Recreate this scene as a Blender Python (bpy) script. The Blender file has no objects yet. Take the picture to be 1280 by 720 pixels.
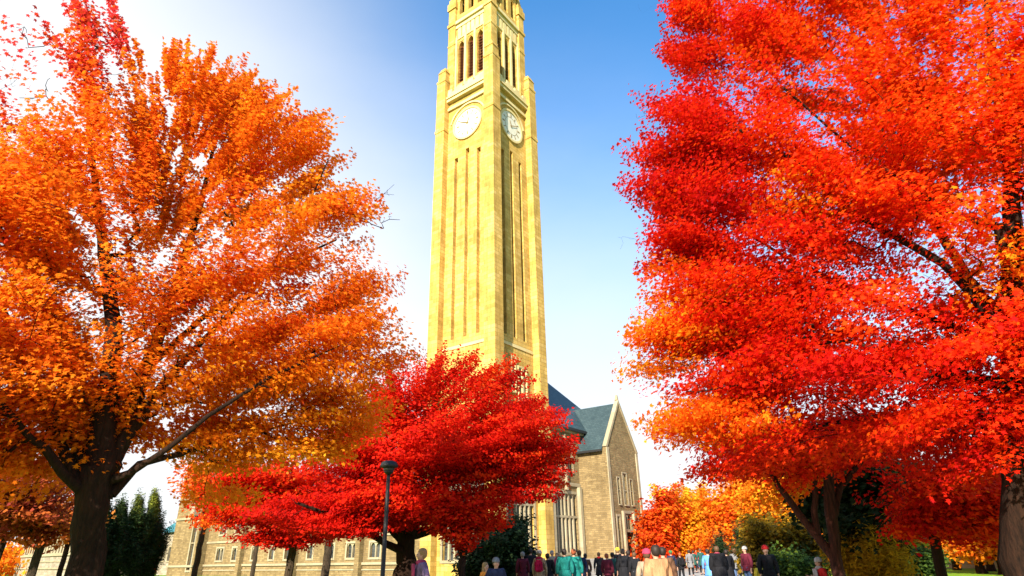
import bpy, math, random
import numpy as np
from mathutils import Vector, Matrix, noise
R_ = math.radians
rng = np.random.default_rng(7)
random.seed(7)
SC = bpy.context.scene
COL = SC.collection

# ------------------------------------------------------------------ camera
FPX, PITCH, ROLL, H = 760.0, R_(23.6), R_(-1.2), 1.6
Fw = np.array([0, math.cos(PITCH), math.sin(PITCH)])
_r0 = np.array([1.0, 0, 0]); _u0 = np.cross(_r0, Fw)
Rt = math.cos(ROLL)*_r0 + math.sin(ROLL)*_u0
Up = -math.sin(ROLL)*_r0 + math.cos(ROLL)*_u0
cam_d = bpy.data.cameras.new('camera'); cam = bpy.data.objects.new('camera', cam_d); COL.objects.link(cam)
cam.matrix_world = Matrix(((Rt[0], Up[0], -Fw[0], 0), (Rt[1], Up[1], -Fw[1], 0), (Rt[2], Up[2], -Fw[2], H), (0, 0, 0, 1)))
cam_d.sensor_width = 36; cam_d.lens = 36*FPX/1280; cam_d.clip_end = 3000; cam_d.clip_start = .05
SC.camera = cam

def at(x, y, D):                     # point at horizontal distance D seen at (x, y) of the 1280x720 photo
    d = Fw + Rt*(x-640)/FPX - Up*(y-360)/FPX
    return np.array([0, 0, H]) + d*D/math.hypot(d[0], d[1])
def ground(x, D, z=0.0):             # point on the ground at distance D under photo column x (near the horizon)
    p = at(x, 690, D); return np.array([p[0], p[1], z])

# ------------------------------------------------------------------ helpers
def tag(o, label=None, cat=None, group=None, kind=None):
    if label: o['label'] = label
    if cat: o['category'] = cat
    if group: o['group'] = group
    if kind: o['kind'] = kind
    return o
def empty(name, loc=(0, 0, 0), rz=0, **k):
    o = bpy.data.objects.new(name, None); COL.objects.link(o); o.location = tuple(loc); o.rotation_euler = (0, 0, rz)
    o.empty_display_size = .3
    return tag(o, **k)
def link_mesh(name, me, mat, parent=None):
    o = bpy.data.objects.new(name, me); COL.objects.link(o)
    if mat: me.materials.append(mat)
    if parent: o.parent = parent
    return o

class MB:
    def __init__(s): s.v = []; s.f = []
    def poly(s, pts):
        b = len(s.v); s.v += [tuple(map(float, p)) for p in pts]; s.f.append(list(range(b, b+len(pts))))
    def box(s, x0, x1, y0, y1, z0, z1):
        s.obox((0, 0, 0), (1, 0, 0), (0, 1, 0), x0, x1, y0, y1, z0, z1)
    def obox(s, O, a, n, s0, s1, d0, d1, z0, z1, taper=0):
        O = np.array(O, float); a = np.array(a, float); n = np.array(n, float); b = len(s.v)
        for z, t in ((z0, 0), (z1, taper)):
            for p, q in ((s0+t, d0+t), (s1-t, d0+t), (s1-t, d1-t), (s0+t, d1-t)):
                s.v.append(tuple(O + a*p + n*q + np.array([0, 0, z])))
        s.f += [[b+i for i in q] for q in ((0, 3, 2, 1), (4, 5, 6, 7), (0, 1, 5, 4), (1, 2, 6, 5), (2, 3, 7, 6), (3, 0, 4, 7))]
    def prism(s, pts, vec):
        vec = np.array(vec, float); pts = [np.array(p, float) for p in pts]; n = len(pts); b = len(s.v)
        s.v += [tuple(p) for p in pts] + [tuple(p+vec) for p in pts]
        s.f.append([b+i for i in range(n)][::-1]); s.f.append([b+n+i for i in range(n)])
        for i in range(n): s.f.append([b+i, b+(i+1) % n, b+n+(i+1) % n, b+n+i])
    def lathe(s, prof, c=(0, 0, 0), seg=14, cap=True):
        b = len(s.v)
        for r, z in prof:
            for k in range(seg):
                t = 2*math.pi*k/seg; s.v.append((c[0]+r*math.cos(t), c[1]+r*math.sin(t), c[2]+z))
        for i in range(len(prof)-1):
            for k in range(seg):
                k2 = (k+1) % seg; s.f.append([b+i*seg+k, b+i*seg+k2, b+(i+1)*seg+k2, b+(i+1)*seg+k])
        if cap:
            s.f.append([b+k for k in range(seg)][::-1]); s.f.append([b+(len(prof)-1)*seg+k for k in range(seg)])
    def build(s, name, mat, parent=None, smooth=False, bevel=0, fix=True):
        me = bpy.data.meshes.new(name); me.from_pydata(s.v, [], s.f)
        import bmesh
        if fix:
            bm = bmesh.new(); bm.from_mesh(me); bmesh.ops.recalc_face_normals(bm, faces=bm.faces)
            if bevel: bmesh.ops.bevel(bm, geom=bm.edges[:], offset=bevel, segments=2, affect='EDGES', clamp_overlap=True)
            bm.to_mesh(me); bm.free()
        uv = me.uv_layers.new(name='UVMap'); 
        co = np.empty(len(me.vertices)*3); me.vertices.foreach_get('co', co); co = co.reshape(-1, 3)
        li = np.empty(len(me.loops), int); me.loops.foreach_get('vertex_index', li)
        no = np.empty(len(me.polygons)*3); me.polygons.foreach_get('normal', no); no = np.abs(no.reshape(-1, 3))
        lt = np.empty(len(me.polygons), int); me.polygons.foreach_get('loop_total', lt); fn = np.repeat(no, lt, 0); c = co[li]
        U = np.where((fn[:, 2] > .85) | (fn[:, 1] >= fn[:, 0]), c[:, 0], c[:, 1]); V = np.where(fn[:, 2] > .85, c[:, 1], c[:, 2])
        uv.data.foreach_set('uv', np.stack([U, V], 1).ravel())
        if smooth: me.polygons.foreach_set('use_smooth', [True]*len(me.polygons))
        return link_mesh(name, me, mat, parent)

# ------------------------------------------------------------------ materials
class NT:
    def __init__(s, name):
        s.m = bpy.data.materials.new(name); s.m.use_nodes = True; s.t = s.m.node_tree; s.t.nodes.clear(); s.o = s.n('ShaderNodeOutputMaterial')
    def n(s, typ, **k):
        nd = s.t.nodes.new(typ)
        for a, b in k.items():
            if a in nd.inputs: 
                if hasattr(b, 'is_output'): s.t.links.new(b, nd.inputs[a])
                else: nd.inputs[a].default_value = b
            else: setattr(nd, a, b)
        return nd
    def l(s, a, b): s.t.links.new(a, b)
    def noise(s, vec, scale, detail=4, rough=.6): 
        nd = s.n('ShaderNodeTexNoise'); nd.inputs['Scale'].default_value = scale; nd.inputs['Detail'].default_value = detail; nd.inputs['Roughness'].default_value = rough
        if vec: s.l(vec, nd.inputs['Vector'])
        return nd.outputs['Fac']
    def ramp(s, fac, cols, interp='LINEAR'):
        nd = s.n('ShaderNodeValToRGB'); cr = nd.color_ramp; cr.interpolation = interp
        while len(cr.elements) < len(cols): cr.elements.new(.5)
        for e, (p, c) in zip(cr.elements, cols): e.position = p; e.color = (*c, 1)
        s.l(fac, nd.inputs['Fac']); return nd.outputs['Color']
    def mix(s, fac, a, b, mode='MIX'):
        nd = s.n('ShaderNodeMixRGB', blend_type=mode)
        for i, q in ((0, fac), (1, a), (2, b)):
            if hasattr(q, 'is_output'): s.l(q, nd.inputs[i])
            else: nd.inputs[i].default_value = q if i == 0 else (*q, 1)
        return nd.outputs[0]
    def surf(s, col, rough=.8, bump=None, bstr=.3, bdist=.02, spec=.3, metal=0):
        p = s.n('ShaderNodeBsdfPrincipled'); p.inputs['Roughness'].default_value = rough; p.inputs['Specular IOR Level'].default_value = spec; p.inputs['Metallic'].default_value = metal
        if hasattr(col, 'is_output'): s.l(col, p.inputs['Base Color'])
        else: p.inputs['Base Color'].default_value = (*col, 1)
        if bump:
            b = s.n('ShaderNodeBump'); b.inputs['Strength'].default_value = bstr; b.inputs['Distance'].default_value = bdist
            s.l(bump, b.inputs['Height']); s.l(b.outputs[0], p.inputs['Normal'])
        s.l(p.outputs[0], s.o.inputs[0]); return s.m

def simple(name, col, rough=.8, var=.25, scale=30, spec=.3, metal=0):
    t = NT(name); tc = t.n('ShaderNodeTexCoord').outputs['Object']
    n = t.noise(tc, scale); c = t.ramp(n, [(.25, tuple(x*(1-var) for x in col)), (.75, tuple(min(1, x*(1+var)) for x in col))])
    return t.surf(c, rough, n, .15, .005, spec, metal)

def stone(name, a, b, c, mortar, bw=.6, bh=.28, msize=.018, weather=.25, bstr=.5):
    t = NT(name); uv = t.n('ShaderNodeUVMap').outputs[0]; ob = t.n('ShaderNodeTexCoord').outputs['Object']
    wn = t.n('ShaderNodeTexNoise'); wn.inputs['Scale'].default_value = 1.7; t.l(uv, wn.inputs['Vector'])
    add = t.n('ShaderNodeMixRGB', blend_type='LINEAR_LIGHT'); add.inputs[0].default_value = .035; t.l(uv, add.inputs[1]); t.l(wn.outputs['Color'], add.inputs[2])
    br = t.n('ShaderNodeTexBrick'); t.l(add.outputs[0], br.inputs['Vector'])
    for k, q in (('Scale', 1.0), ('Mortar Size', msize), ('Mortar Smooth', .3), ('Bias', 0.0), ('Brick Width', bw), ('Row Height', bh)): br.inputs[k].default_value = q
    br.offset = .43; br.squash = 1.35; br.squash_frequency = 3
    br.inputs['Color1'].default_value = (0, 0, 0, 1); br.inputs['Color2'].default_value = (1, 1, 1, 1); br.inputs['Mortar'].default_value = (.5, .5, .5, 1)
    col = t.ramp(br.outputs['Color'], [(0, a), (.5, b), (1, c)])
    n1 = t.noise(ob, 9, 5); col = t.mix(.5, col, t.ramp(n1, [(.3, (.72, .70, .66)), (.7, (1.12, 1.1, 1.05))]), 'MULTIPLY')
    n2 = t.noise(ob, .35, 5, .65); col = t.mix(weather, col, t.ramp(n2, [(.35, (.45, .42, .36)), (.6, (1, 1, 1))]), 'MULTIPLY')
    sm = t.n('ShaderNodeMapping'); sm.inputs['Scale'].default_value = (1, 1, .07); t.l(ob, sm.inputs[0])
    col = t.mix(weather*.8, col, t.ramp(t.noise(sm.outputs[0], 2.6, 5, .7), [(.38, (.50, .46, .38)), (.56, (1, 1, 1))]), 'MULTIPLY')
    col = t.mix(br.outputs['Fac'], col, mortar)
    hh = t.n('ShaderNodeMath', operation='SUBTRACT'); t.l(n1, hh.inputs[0]); t.l(br.outputs['Fac'], hh.inputs[1])
    return t.surf(col, .9, hh.outputs[0], bstr, .03, .2)

M = {}
M['tower'] = stone('tower_limestone', (.52, .325, .075), (.62, .40, .105), (.68, .46, .15), (.33, .20, .05), .8, .38, .020, .6, .5)
M['tower_trim'] = stone('tower_trim_stone', (.58, .46, .22), (.62, .50, .25), (.64, .52, .28), (.50, .40, .18), 1.4, .6, .008, .2, .15)
M['rubble'] = stone('rubble_stone', (.20, .14, .065), (.25, .178, .082), (.32, .23, .11), (.20, .15, .085), .42, .17, .016, .45, .9)  # tan rubble, darkened in its colour in place of shade on the lower buildings
M['trim'] = stone('cut_stone_trim', (.31, .26, .17), (.35, .30, .20), (.38, .33, .23), (.27, .23, .16), 1.2, .5, .008, .3, .2)
M['greystone'] = stone('grey_stone', (.26, .22, .17), (.33, .285, .22), (.40, .35, .28), (.25, .22, .17), .7, .26, .02, .35, .6)
M['clock'] = simple('clock_enamel', (.60, .56, .46), .5, .14, 3)
M['gilt'] = simple('aged_gilt', (.22, .15, .05), .5, .1, 8)
M['iron'] = simple('black_iron', (.012, .012, .013), .55, .3, 40, .4)
M['wood'] = simple('brown_louvre_wood', (.20, .055, .02), .8, .3, 6)
M['doorwood'] = simple('dark_door_wood', (.07, .035, .02), .6, .3, 6)
M['path'] = None
def mat_slate(name, a, b):
    t = NT(name); uv = t.n('ShaderNodeUVMap').outputs[0]; br = t.n('ShaderNodeTexBrick'); t.l(uv, br.inputs['Vector'])
    for k, q in (('Scale', 1.0), ('Mortar Size', .012), ('Brick Width', .32), ('Row Height', .2)): br.inputs[k].default_value = q
    br.inputs['Color1'].default_value = (*a, 1); br.inputs['Color2'].default_value = (*b, 1); br.inputs['Mortar'].default_value = (a[0]*.5, a[1]*.5, a[2]*.5, 1)
    n = t.noise(t.n('ShaderNodeTexCoord').outputs['Object'], .8, 5); c = t.mix(.6, br.outputs['Color'], t.ramp(n, [(.3, (.65, .7, .72)), (.7, (1.25, 1.2, 1.15))]), 'MULTIPLY')
    return t.surf(c, .55, br.outputs['Fac'], -.4, .02, .4)
M['slate'] = mat_slate('teal_slate', (.027, .050, .058), (.042, .070, .078))
M['teal'] = mat_slate('teal_copper_roof', (.02, .16, .20), (.03, .19, .23))
def mat_glass():
    t = NT('window_glass'); ob = t.n('ShaderNodeTexCoord').outputs['Object']; n = t.noise(ob, .9, 2)
    c = t.ramp(n, [(.35, (.012, .016, .018)), (.7, (.06, .07, .075))])
    br = t.n('ShaderNodeTexBrick'); t.l(t.n('ShaderNodeUVMap').outputs[0], br.inputs['Vector']); br.offset = 0
    for k, q in (('Scale', 1.0), ('Mortar Size', .016), ('Brick Width', .3), ('Row Height', .38)): br.inputs[k].default_value = q
    c = t.mix(br.outputs['Fac'], c, (.10, .095, .085)); return t.surf(c, .15, n, .05, .02, .6)
M['glass'] = mat_glass()
def mat_bark(name, a, b):
    t = NT(name); mp = t.n('ShaderNodeMapping'); mp.inputs['Scale'].default_value = (1, 1, .16); t.l(t.n('ShaderNodeTexCoord').outputs['Object'], mp.inputs[0])
    n = t.noise(mp.outputs[0], 26, 6, .7); n2 = t.noise(mp.outputs[0], 5, 3)
    c = t.mix(.6, t.ramp(n, [(.35, a), (.65, b)]), t.ramp(n2, [(.3, (.6, .6, .6)), (.7, (1.3, 1.2, 1.1))]), 'MULTIPLY')
    return t.surf(c, .95, n, 1.0, .04, .15)
M['bark'] = mat_bark('dark_brown_bark', (.010, .0055, .004), (.034, .016, .009))
M['bark_red'] = mat_bark('reddish_bark', (.018, .007, .006), (.07, .024, .016))
M['bark_grey'] = mat_bark('grey_brown_bark', (.025, .019, .012), (.07, .05, .033))

def leaf_mat(name, cols, trans=.55):
    t = NT(name); at_ = t.n('ShaderNodeAttribute'); at_.attribute_name = 'tint'
    c = t.ramp(at_.outputs['Fac'], [(i/(len(cols)-1), q) for i, q in enumerate(cols)])
    p = t.n('ShaderNodeBsdfPrincipled'); t.l(c, p.inputs['Base Color']); p.inputs['Roughness'].default_value = .55; p.inputs['Specular IOR Level'].default_value = .05
    tr = t.n('ShaderNodeBsdfTranslucent'); t.l(c, tr.inputs['Color'])
    mx = t.n('ShaderNodeMixShader'); mx.inputs[0].default_value = trans; t.l(p.outputs[0], mx.inputs[1]); t.l(tr.outputs[0], mx.inputs[2]); t.l(mx.outputs[0], t.o.inputs[0])
    return t.m
# tint 0 .. 1
L_orange = leaf_mat('orange_maple_leaf', [(.60, .03, .03), (.76, .13, .010), (.80, .21, .010), (.84, .30, .014), (.88, .46, .03)], .58)
L_red = leaf_mat('scarlet_maple_leaf', [(.45, .008, .010), (.68, .014, .006), (.80, .05, .005), (.86, .14, .006), (.88, .36, .015)])
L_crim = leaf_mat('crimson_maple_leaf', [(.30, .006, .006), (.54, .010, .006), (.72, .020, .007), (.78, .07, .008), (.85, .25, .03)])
L_gold = leaf_mat('golden_leaf', [(.62, .05, .01), (.78, .16, .012), (.84, .30, .015), (.86, .42, .02), (.80, .50, .03)])
L_olive = leaf_mat('olive_leaf', [(.05, .045, .012), (.12, .09, .015), (.30, .17, .012), (.56, .29, .010), (.66, .42, .02)])
L_dark = leaf_mat('dark_green_leaf', [(.010, .018, .006), (.018, .03, .010), (.03, .05, .012), (.10, .13, .02), (.34, .34, .03)], .3)
L_ever = leaf_mat('evergreen_needle', [(.018, .034, .014), (.032, .056, .02), (.05, .085, .026), (.09, .13, .03), (.24, .26, .035)], .2)
L_green = leaf_mat('shrub_green_leaf', [(.015, .035, .012), (.025, .055, .016), (.05, .09, .018), (.12, .18, .02), (.34, .34, .04)], .35)
L_mauve = leaf_mat('dusky_red_leaf', [(.20, .03, .03), (.34, .05, .035), (.45, .10, .03), (.60, .17, .03), (.74, .30, .06)])

# ------------------------------------------------------------------ leaves
STAR = np.array([(-.05, -.48, 0), (.07, -.26, .01), (.36, -.30, -.06), (.22, -.06, .02), (.52, .10, -.09), (.20, .17, .03), (0, .58, -.07), (-.20, .17, .03), (-.52, .10, -.09), (-.22, -.06, .02), (-.36, -.30, -.06), (-.07, -.26, .01)])
KITE = np.array([(0, -.5, 0), (.42, .02, -.08), (0, .55, -.03), (-.42, .02, -.08)])
BLADE = np.array([(-.10, -.5, 0), (.10, -.5, 0), (.13, .1, .05), (0, .6, -.03)])
def leaf_mesh(name, P, Nn, size, tint, mat, parent, shape=KITE):
    n = len(P); k = len(shape)
    Nn = Nn/np.linalg.norm(Nn, axis=1)[:, None]
    a = rng.normal(size=(n, 3)); T = np.cross(Nn, a); T /= np.linalg.norm(T, axis=1)[:, None]; B = np.cross(Nn, T)
    V = P[:, None, :] + size[:, None, None]*(shape[None, :, 0:1]*T[:, None] + shape[None, :, 1:2]*B[:, None] + shape[None, :, 2:3]*Nn[:, None])
    me = bpy.data.meshes.new(name); me.vertices.add(n*k); me.vertices.foreach_set('co', V.astype(np.float32).ravel())
    me.loops.add(n*k); me.loops.foreach_set('vertex_index', np.arange(n*k, dtype=np.int32))
    me.polygons.add(n); me.polygons.foreach_set('loop_start', np.arange(0, n*k, k, dtype=np.int32)); me.polygons.foreach_set('loop_total', np.full(n, k, dtype=np.int32))
    at_ = me.attributes.new('tint', 'FLOAT', 'FACE'); at_.data.foreach_set('value', np.clip(tint, 0, 1).astype(np.float32))
    me.update(calc_edges=True)
    return link_mesh(name, me, mat, parent)

def tubes(name, pos, par, rad, mat, parent, keep=lambda r: True):
    n = len(pos); kids = [[] for _ in range(n)]
    for i in range(1, n):
        if par[i] >= 0: kids[par[i]].append(i)
    V = []; F = []
    starts = [(-1, 0)] + [(-1, i) for i in range(1, n) if par[i] < 0]
    while starts:
        p, i = starts.pop(); chain = [] if p < 0 else [p]; first = i
        while True:
            chain.append(i)
            if not kids[i]: break
            kk = sorted(kids[i], key=lambda q: -rad[q])
            for q in kk[1:]: starts.append((i, q))
            i = kk[0]
        if len(chain) < 2: continue
        r0 = rad[first]
        if not keep(r0): continue
        seg = 14 if r0 > .12 else 8 if r0 > .05 else 5 if r0 > .018 else 3
        P = np.array([pos[c] for c in chain]); Rr = np.array([rad[c] for c in chain])
        if p >= 0: Rr[0] = min(Rr[0], Rr[1]*1.15)
        Tn = np.gradient(P, axis=0); Tn /= np.maximum(np.linalg.norm(Tn, axis=1)[:, None], 1e-6)
        ref = np.array([1.0, 0, 0]) if abs(Tn[0][0]) < .8 else np.array([0, 1.0, 0]); b = len(V)
        ang = np.arange(seg)*2*math.pi/seg
        for q in range(len(P)):
            ref = ref - Tn[q]*(ref @ Tn[q]); ref /= np.linalg.norm(ref); w = np.cross(Tn[q], ref)
            rr = Rr[q]*(1 + (.10*np.sin(3*ang+q*.3) + .06*np.sin(5*ang+1+q*.2) if r0 > .1 else 0))
            V += list(P[q] + np.outer(np.cos(ang)*rr, ref) + np.outer(np.sin(ang)*rr, w))
        for q in range(len(P)-1):
            for k in range(seg):
                k2 = (k+1) % seg; F.append((b+q*seg+k, b+q*seg+k2, b+(q+1)*seg+k2, b+(q+1)*seg+k))
        V.append(P[-1]+Tn[-1]*Rr[-1]); e = len(V)-1; q = b+(len(P)-1)*seg
        for k in range(seg): F.append((q+k, q+(k+1) % seg, e))
    me = bpy.data.meshes.new(name); me.from_pydata([tuple(v) for v in V], [], F); me.polygons.foreach_set('use_smooth', [True]*len(me.polygons))
    return link_mesh(name, me, mat, parent)

def make_tree(name, label, cat, base, guides, ells, leafmat, barkmat, n_clumps, per, size, spread=.45, flat=.22, shape=KITE, group=None,
              bare=(), holes=(), bough=None, rtip=.006, jit=.10, tilt=.7, step=.35, attach=.18):
    """guides: polylines [(x,y,z,r)...] world; ells: (cx,cy,cz, rx,ry,rz, weight, tint, density)"""
    global rng
    rng = np.random.default_rng(int(abs(base[0])*1000+abs(base[1])*77)+5)
    base = np.array(base, float); root = empty(name, base, 0, label=label, cat=cat, group=group)
    pos = []; par = []; rex = []; plen = []
    for g in guides:
        g = [np.array(q, float) for q in g]; prev = -1
        if pos:
            d = np.linalg.norm(np.array(pos)-g[0][:3], axis=1); prev = int(d.argmin()); g = [np.array([*pos[prev], g[0][3]])] + g
        for a, b in zip(g[:-1], g[1:]):
            L = np.linalg.norm(b[:3]-a[:3]); k = max(1, int(L/.22))
            for j in range(0 if prev < 0 else 1, k+1):
                t = j/k; q = a+(b-a)*t; q[:3] += rng.normal(size=3)*q[3]*.10
                pos.append(q[:3]); par.append(prev); rex.append(q[3]); plen.append(0 if prev < 0 else plen[prev]+L/k); prev = len(pos)-1
    E = np.array(ells, float); w = E[:, 6]/E[:, 6].sum(); idx = rng.choice(len(E), n_clumps, p=w)
    d = rng.normal(size=(n_clumps, 3)); d /= np.linalg.norm(d, axis=1)[:, None]
    rr = rng.random(n_clumps)**.45
    Cc = E[idx, :3] + d*rr[:, None]*E[idx, 3:6]
    if bough is None: bough = (spread*1.5, spread*.8, spread*.35)
    nb = int(n_clumps*.64); per_b = 11; fk = np.array(guides[0][-1][:3], float)
    lead = (np.arange(nb)//per_b)*per_b; Bc = Cc[lead]; bo = Bc-fk; bo /= np.linalg.norm(bo, axis=1)[:, None]+1e-6
    bo[:, 2] *= .75; bs = np.cross(bo, [0, 0, 1.0]); bs /= np.linalg.norm(bs, axis=1)[:, None]+1e-6; bu = np.cross(bs, bo)
    q1 = rng.uniform(-1.5, 1.0, nb)*bough[0]; q2 = rng.uniform(-1, 1, nb)*bough[1]*(1.15-.35*q1/bough[0]); q3 = rng.normal(size=nb)*bough[2]*.5 - .10*np.abs(q2)
    Cc[:nb] = Bc + bo*q1[:, None] + bs*q2[:, None] + bu*q3[:, None]; idx[:nb] = idx[lead]; Ct = E[idx, 7].copy(); Cd = E[idx, 8]
    Ct[:nb] += (rng.normal(size=nb)*.07)[lead]
    ok = Cc[:, 2] > .5
    dz = Cc-np.array([0, 0, H]); dep = dz @ Fw; ppx = 640+FPX*(dz @ Rt)/dep; ppy = 360-FPX*(dz @ Up)/dep
    for hx, hy, ha, hb in holes: ok &= ((ppx-hx)/ha)**2+((ppy-hy)/hb)**2 > 1
    Cc = Cc[ok]; Ct = Ct[ok]; Cd = Cd[ok]
    fork = np.array(guides[0][-1][:3], float); order = np.argsort(np.linalg.norm(Cc-fork, axis=1)); Cc = Cc[order]; Ct = Ct[order]; Cd = Cd[order]
    leafless = []
    for q in np.array(bare, float).reshape(-1, 3):
        o = q-np.array(guides[0][-1][:3]); o /= np.linalg.norm(o); leafless.append(q-o*.45)
        for _ in range(5): leafless.append(q-o*(rng.random()*.45)+rng.normal(size=3)*.07)
    targets = list(Cc) + leafless
    cap = len(pos) + int(len(targets)*12) + 10; PA = np.zeros((cap, 3)); PA[:len(pos)] = pos; PL = np.zeros(cap); PL[:len(pos)] = plen
    m = len(pos); lock = int(max(1, len([0 for r in rex])*0))
    zmin = fork[2]*.0 + guides[0][0][2] + (fork[2]-guides[0][0][2])*.7
    penal = np.zeros(cap); penal[:m] = np.where(PA[:m, 2] < zmin, 50, 0)
    for c in targets:
        dd = np.linalg.norm(PA[:m]-c, axis=1) + attach*PL[:m] + penal[:m]; j = int(dd.argmin()); a = PA[j]; L = np.linalg.norm(c-a)
        k = min(12, max(2, int(L/step))); prev = j
        side = rng.normal(size=3)*jit*L; side[2] = abs(side[2])*.6 - .12*L*.5
        for q in range(1, k+1):
            t = q/k; p = a+(c-a)*t + side*math.sin(math.pi*t) + rng.normal(size=3)*.02
            if m >= cap: break
            PA[m] = p; par.append(prev); rex.append(0); PL[m] = PL[prev]+L/k; prev = m; m += 1
    pos = PA[:m]; rad = np.zeros(m); 
    for i in range(m-1, -1, -1):
        if rad[i] == 0: rad[i] = rtip**2.15
        if par[i] >= 0: rad[par[i]] += rad[i]
    rad = rad**(1/2.15); rad = np.maximum(np.minimum(rad, 10), np.array(rex[:m])); 
    for i in range(1, m):
        if par[i] >= 0 and rex[i] == 0: rad[i] = min(rad[i], rad[par[i]]*.92)
    tubes('trunk', pos-base, par, rad, barkmat, root)
    # leaves
    nper = np.maximum(3, (per*Cd*(.6+.8*rng.random(len(Cc)))).astype(int)); ci = np.repeat(np.arange(len(Cc)), nper); n = len(ci)
    out = Cc-fork; out[:, 2] *= .3; out /= np.linalg.norm(out, axis=1)[:, None]+1e-6; sd = np.cross(out, [0, 0, 1.0])
    th_ = rng.random(n)*2*math.pi; rd_ = np.sqrt(rng.random(n))*1.35
    a1 = np.cos(th_)*rd_*spread; a2 = np.sin(th_)*rd_*spread*.78; a3 = rng.normal(size=n)*spread*flat*.7
    P = Cc[ci] + out[ci]*a1[:, None] + sd[ci]*a2[:, None] + np.array([0, 0, 1.0])*(a3 - .10*np.abs(a1))[:, None]
    Nn = np.array([0, 0, .9]) + (rng.normal(size=(len(Cc), 3))*.35)[ci] + rng.normal(size=(n, 3))*tilt*.62 + out[ci]*.55
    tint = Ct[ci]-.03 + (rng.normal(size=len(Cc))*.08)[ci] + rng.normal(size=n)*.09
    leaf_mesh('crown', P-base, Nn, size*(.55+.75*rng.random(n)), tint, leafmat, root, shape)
    return root

def E_(px, py, D, rx, ry, dep, w=None, tint=.5, dens=1.0):     # an ellipsoid given by where it shows and how far away it stands
    c = at(px, py, D); dist = np.linalg.norm(c-[0, 0, H]); k = dist/FPX*.97
    cosb = 1/math.sqrt(1+((px-640)**2+(py-360)**2)/FPX**2); k *= cosb
    return (*c, rx*k, dep, ry*k, w if w else rx*ry, tint, dens)
def G_(pts):                                                     # guide: (px, py, D, r)
    return [(*at(a, b, D), r) for a, b, D, r in pts]

# ------------------------------------------------------------------ big orange maple (left)
gl = [
 [(*ground(107, 10.1)[:2], -.1, .29), (*at(108, 718, 10.1), .205), (*at(112, 660, 10.05), .185), (*at(118, 610, 10), .19), (*at(126, 585, 10), .24)],
 G_([(128, 580, 10, .2), (132, 520, 10, .15), (140, 450, 10, .12), (138, 380, 10.1, .09), (125, 280, 10, .06), (112, 170, 9.9, .035), (105, 75, 9.8, .012)]),
 G_([(135, 585, 10, .17), (160, 520, 10.3, .13), (185, 455, 10.6, .10), (215, 370, 10.8, .075), (250, 260, 11, .05), (275, 150, 11, .02)]),
 G_([(138, 618, 10, .075), (175, 580, 10.1, .05), (225, 568, 10.2, .04), (290, 548, 10.4, .03), (360, 530, 10.8, .02), (440, 500, 11, .015)]),
 G_([(138, 602, 10, .07), (165, 590, 9.6, .045), (210, 560, 9.3, .035), (260, 520, 9.2, .03), (340, 470, 9.2, .02), (430, 430, 9.4, .012)]),
 G_([(100, 612, 10, .075), (78, 590, 9.8, .06), (55, 560, 9.7, .05), (38, 548, 9.6, .04), (-20, 480, 9.5, .035), (-90, 400, 9.5, .02)]),
 G_([(98, 605, 10, .08), (72, 545, 10.2, .06), (40, 470, 10.3, .05), (0, 380, 10.4, .04), (-40, 260, 10.4, .02)]),
 G_([(112, 595, 10, .09), (90, 540, 10.4, .07), (85, 470, 10.8, .06), (50, 370, 11.2, .04), (20, 250, 11.2, .02)]),
 G_([(150, 560, 10, .11), (190, 500, 10, .07), (240, 440, 10.2, .05), (310, 370, 10.3, .035), (370, 290, 10.3, .02), (410, 200, 9.2, .012)]),
 G_([(190, 455, 10.5, .06), (250, 400, 10.9, .05), (330, 340, 11.3, .04), (420, 300, 11.6, .02)]),
]
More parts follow.
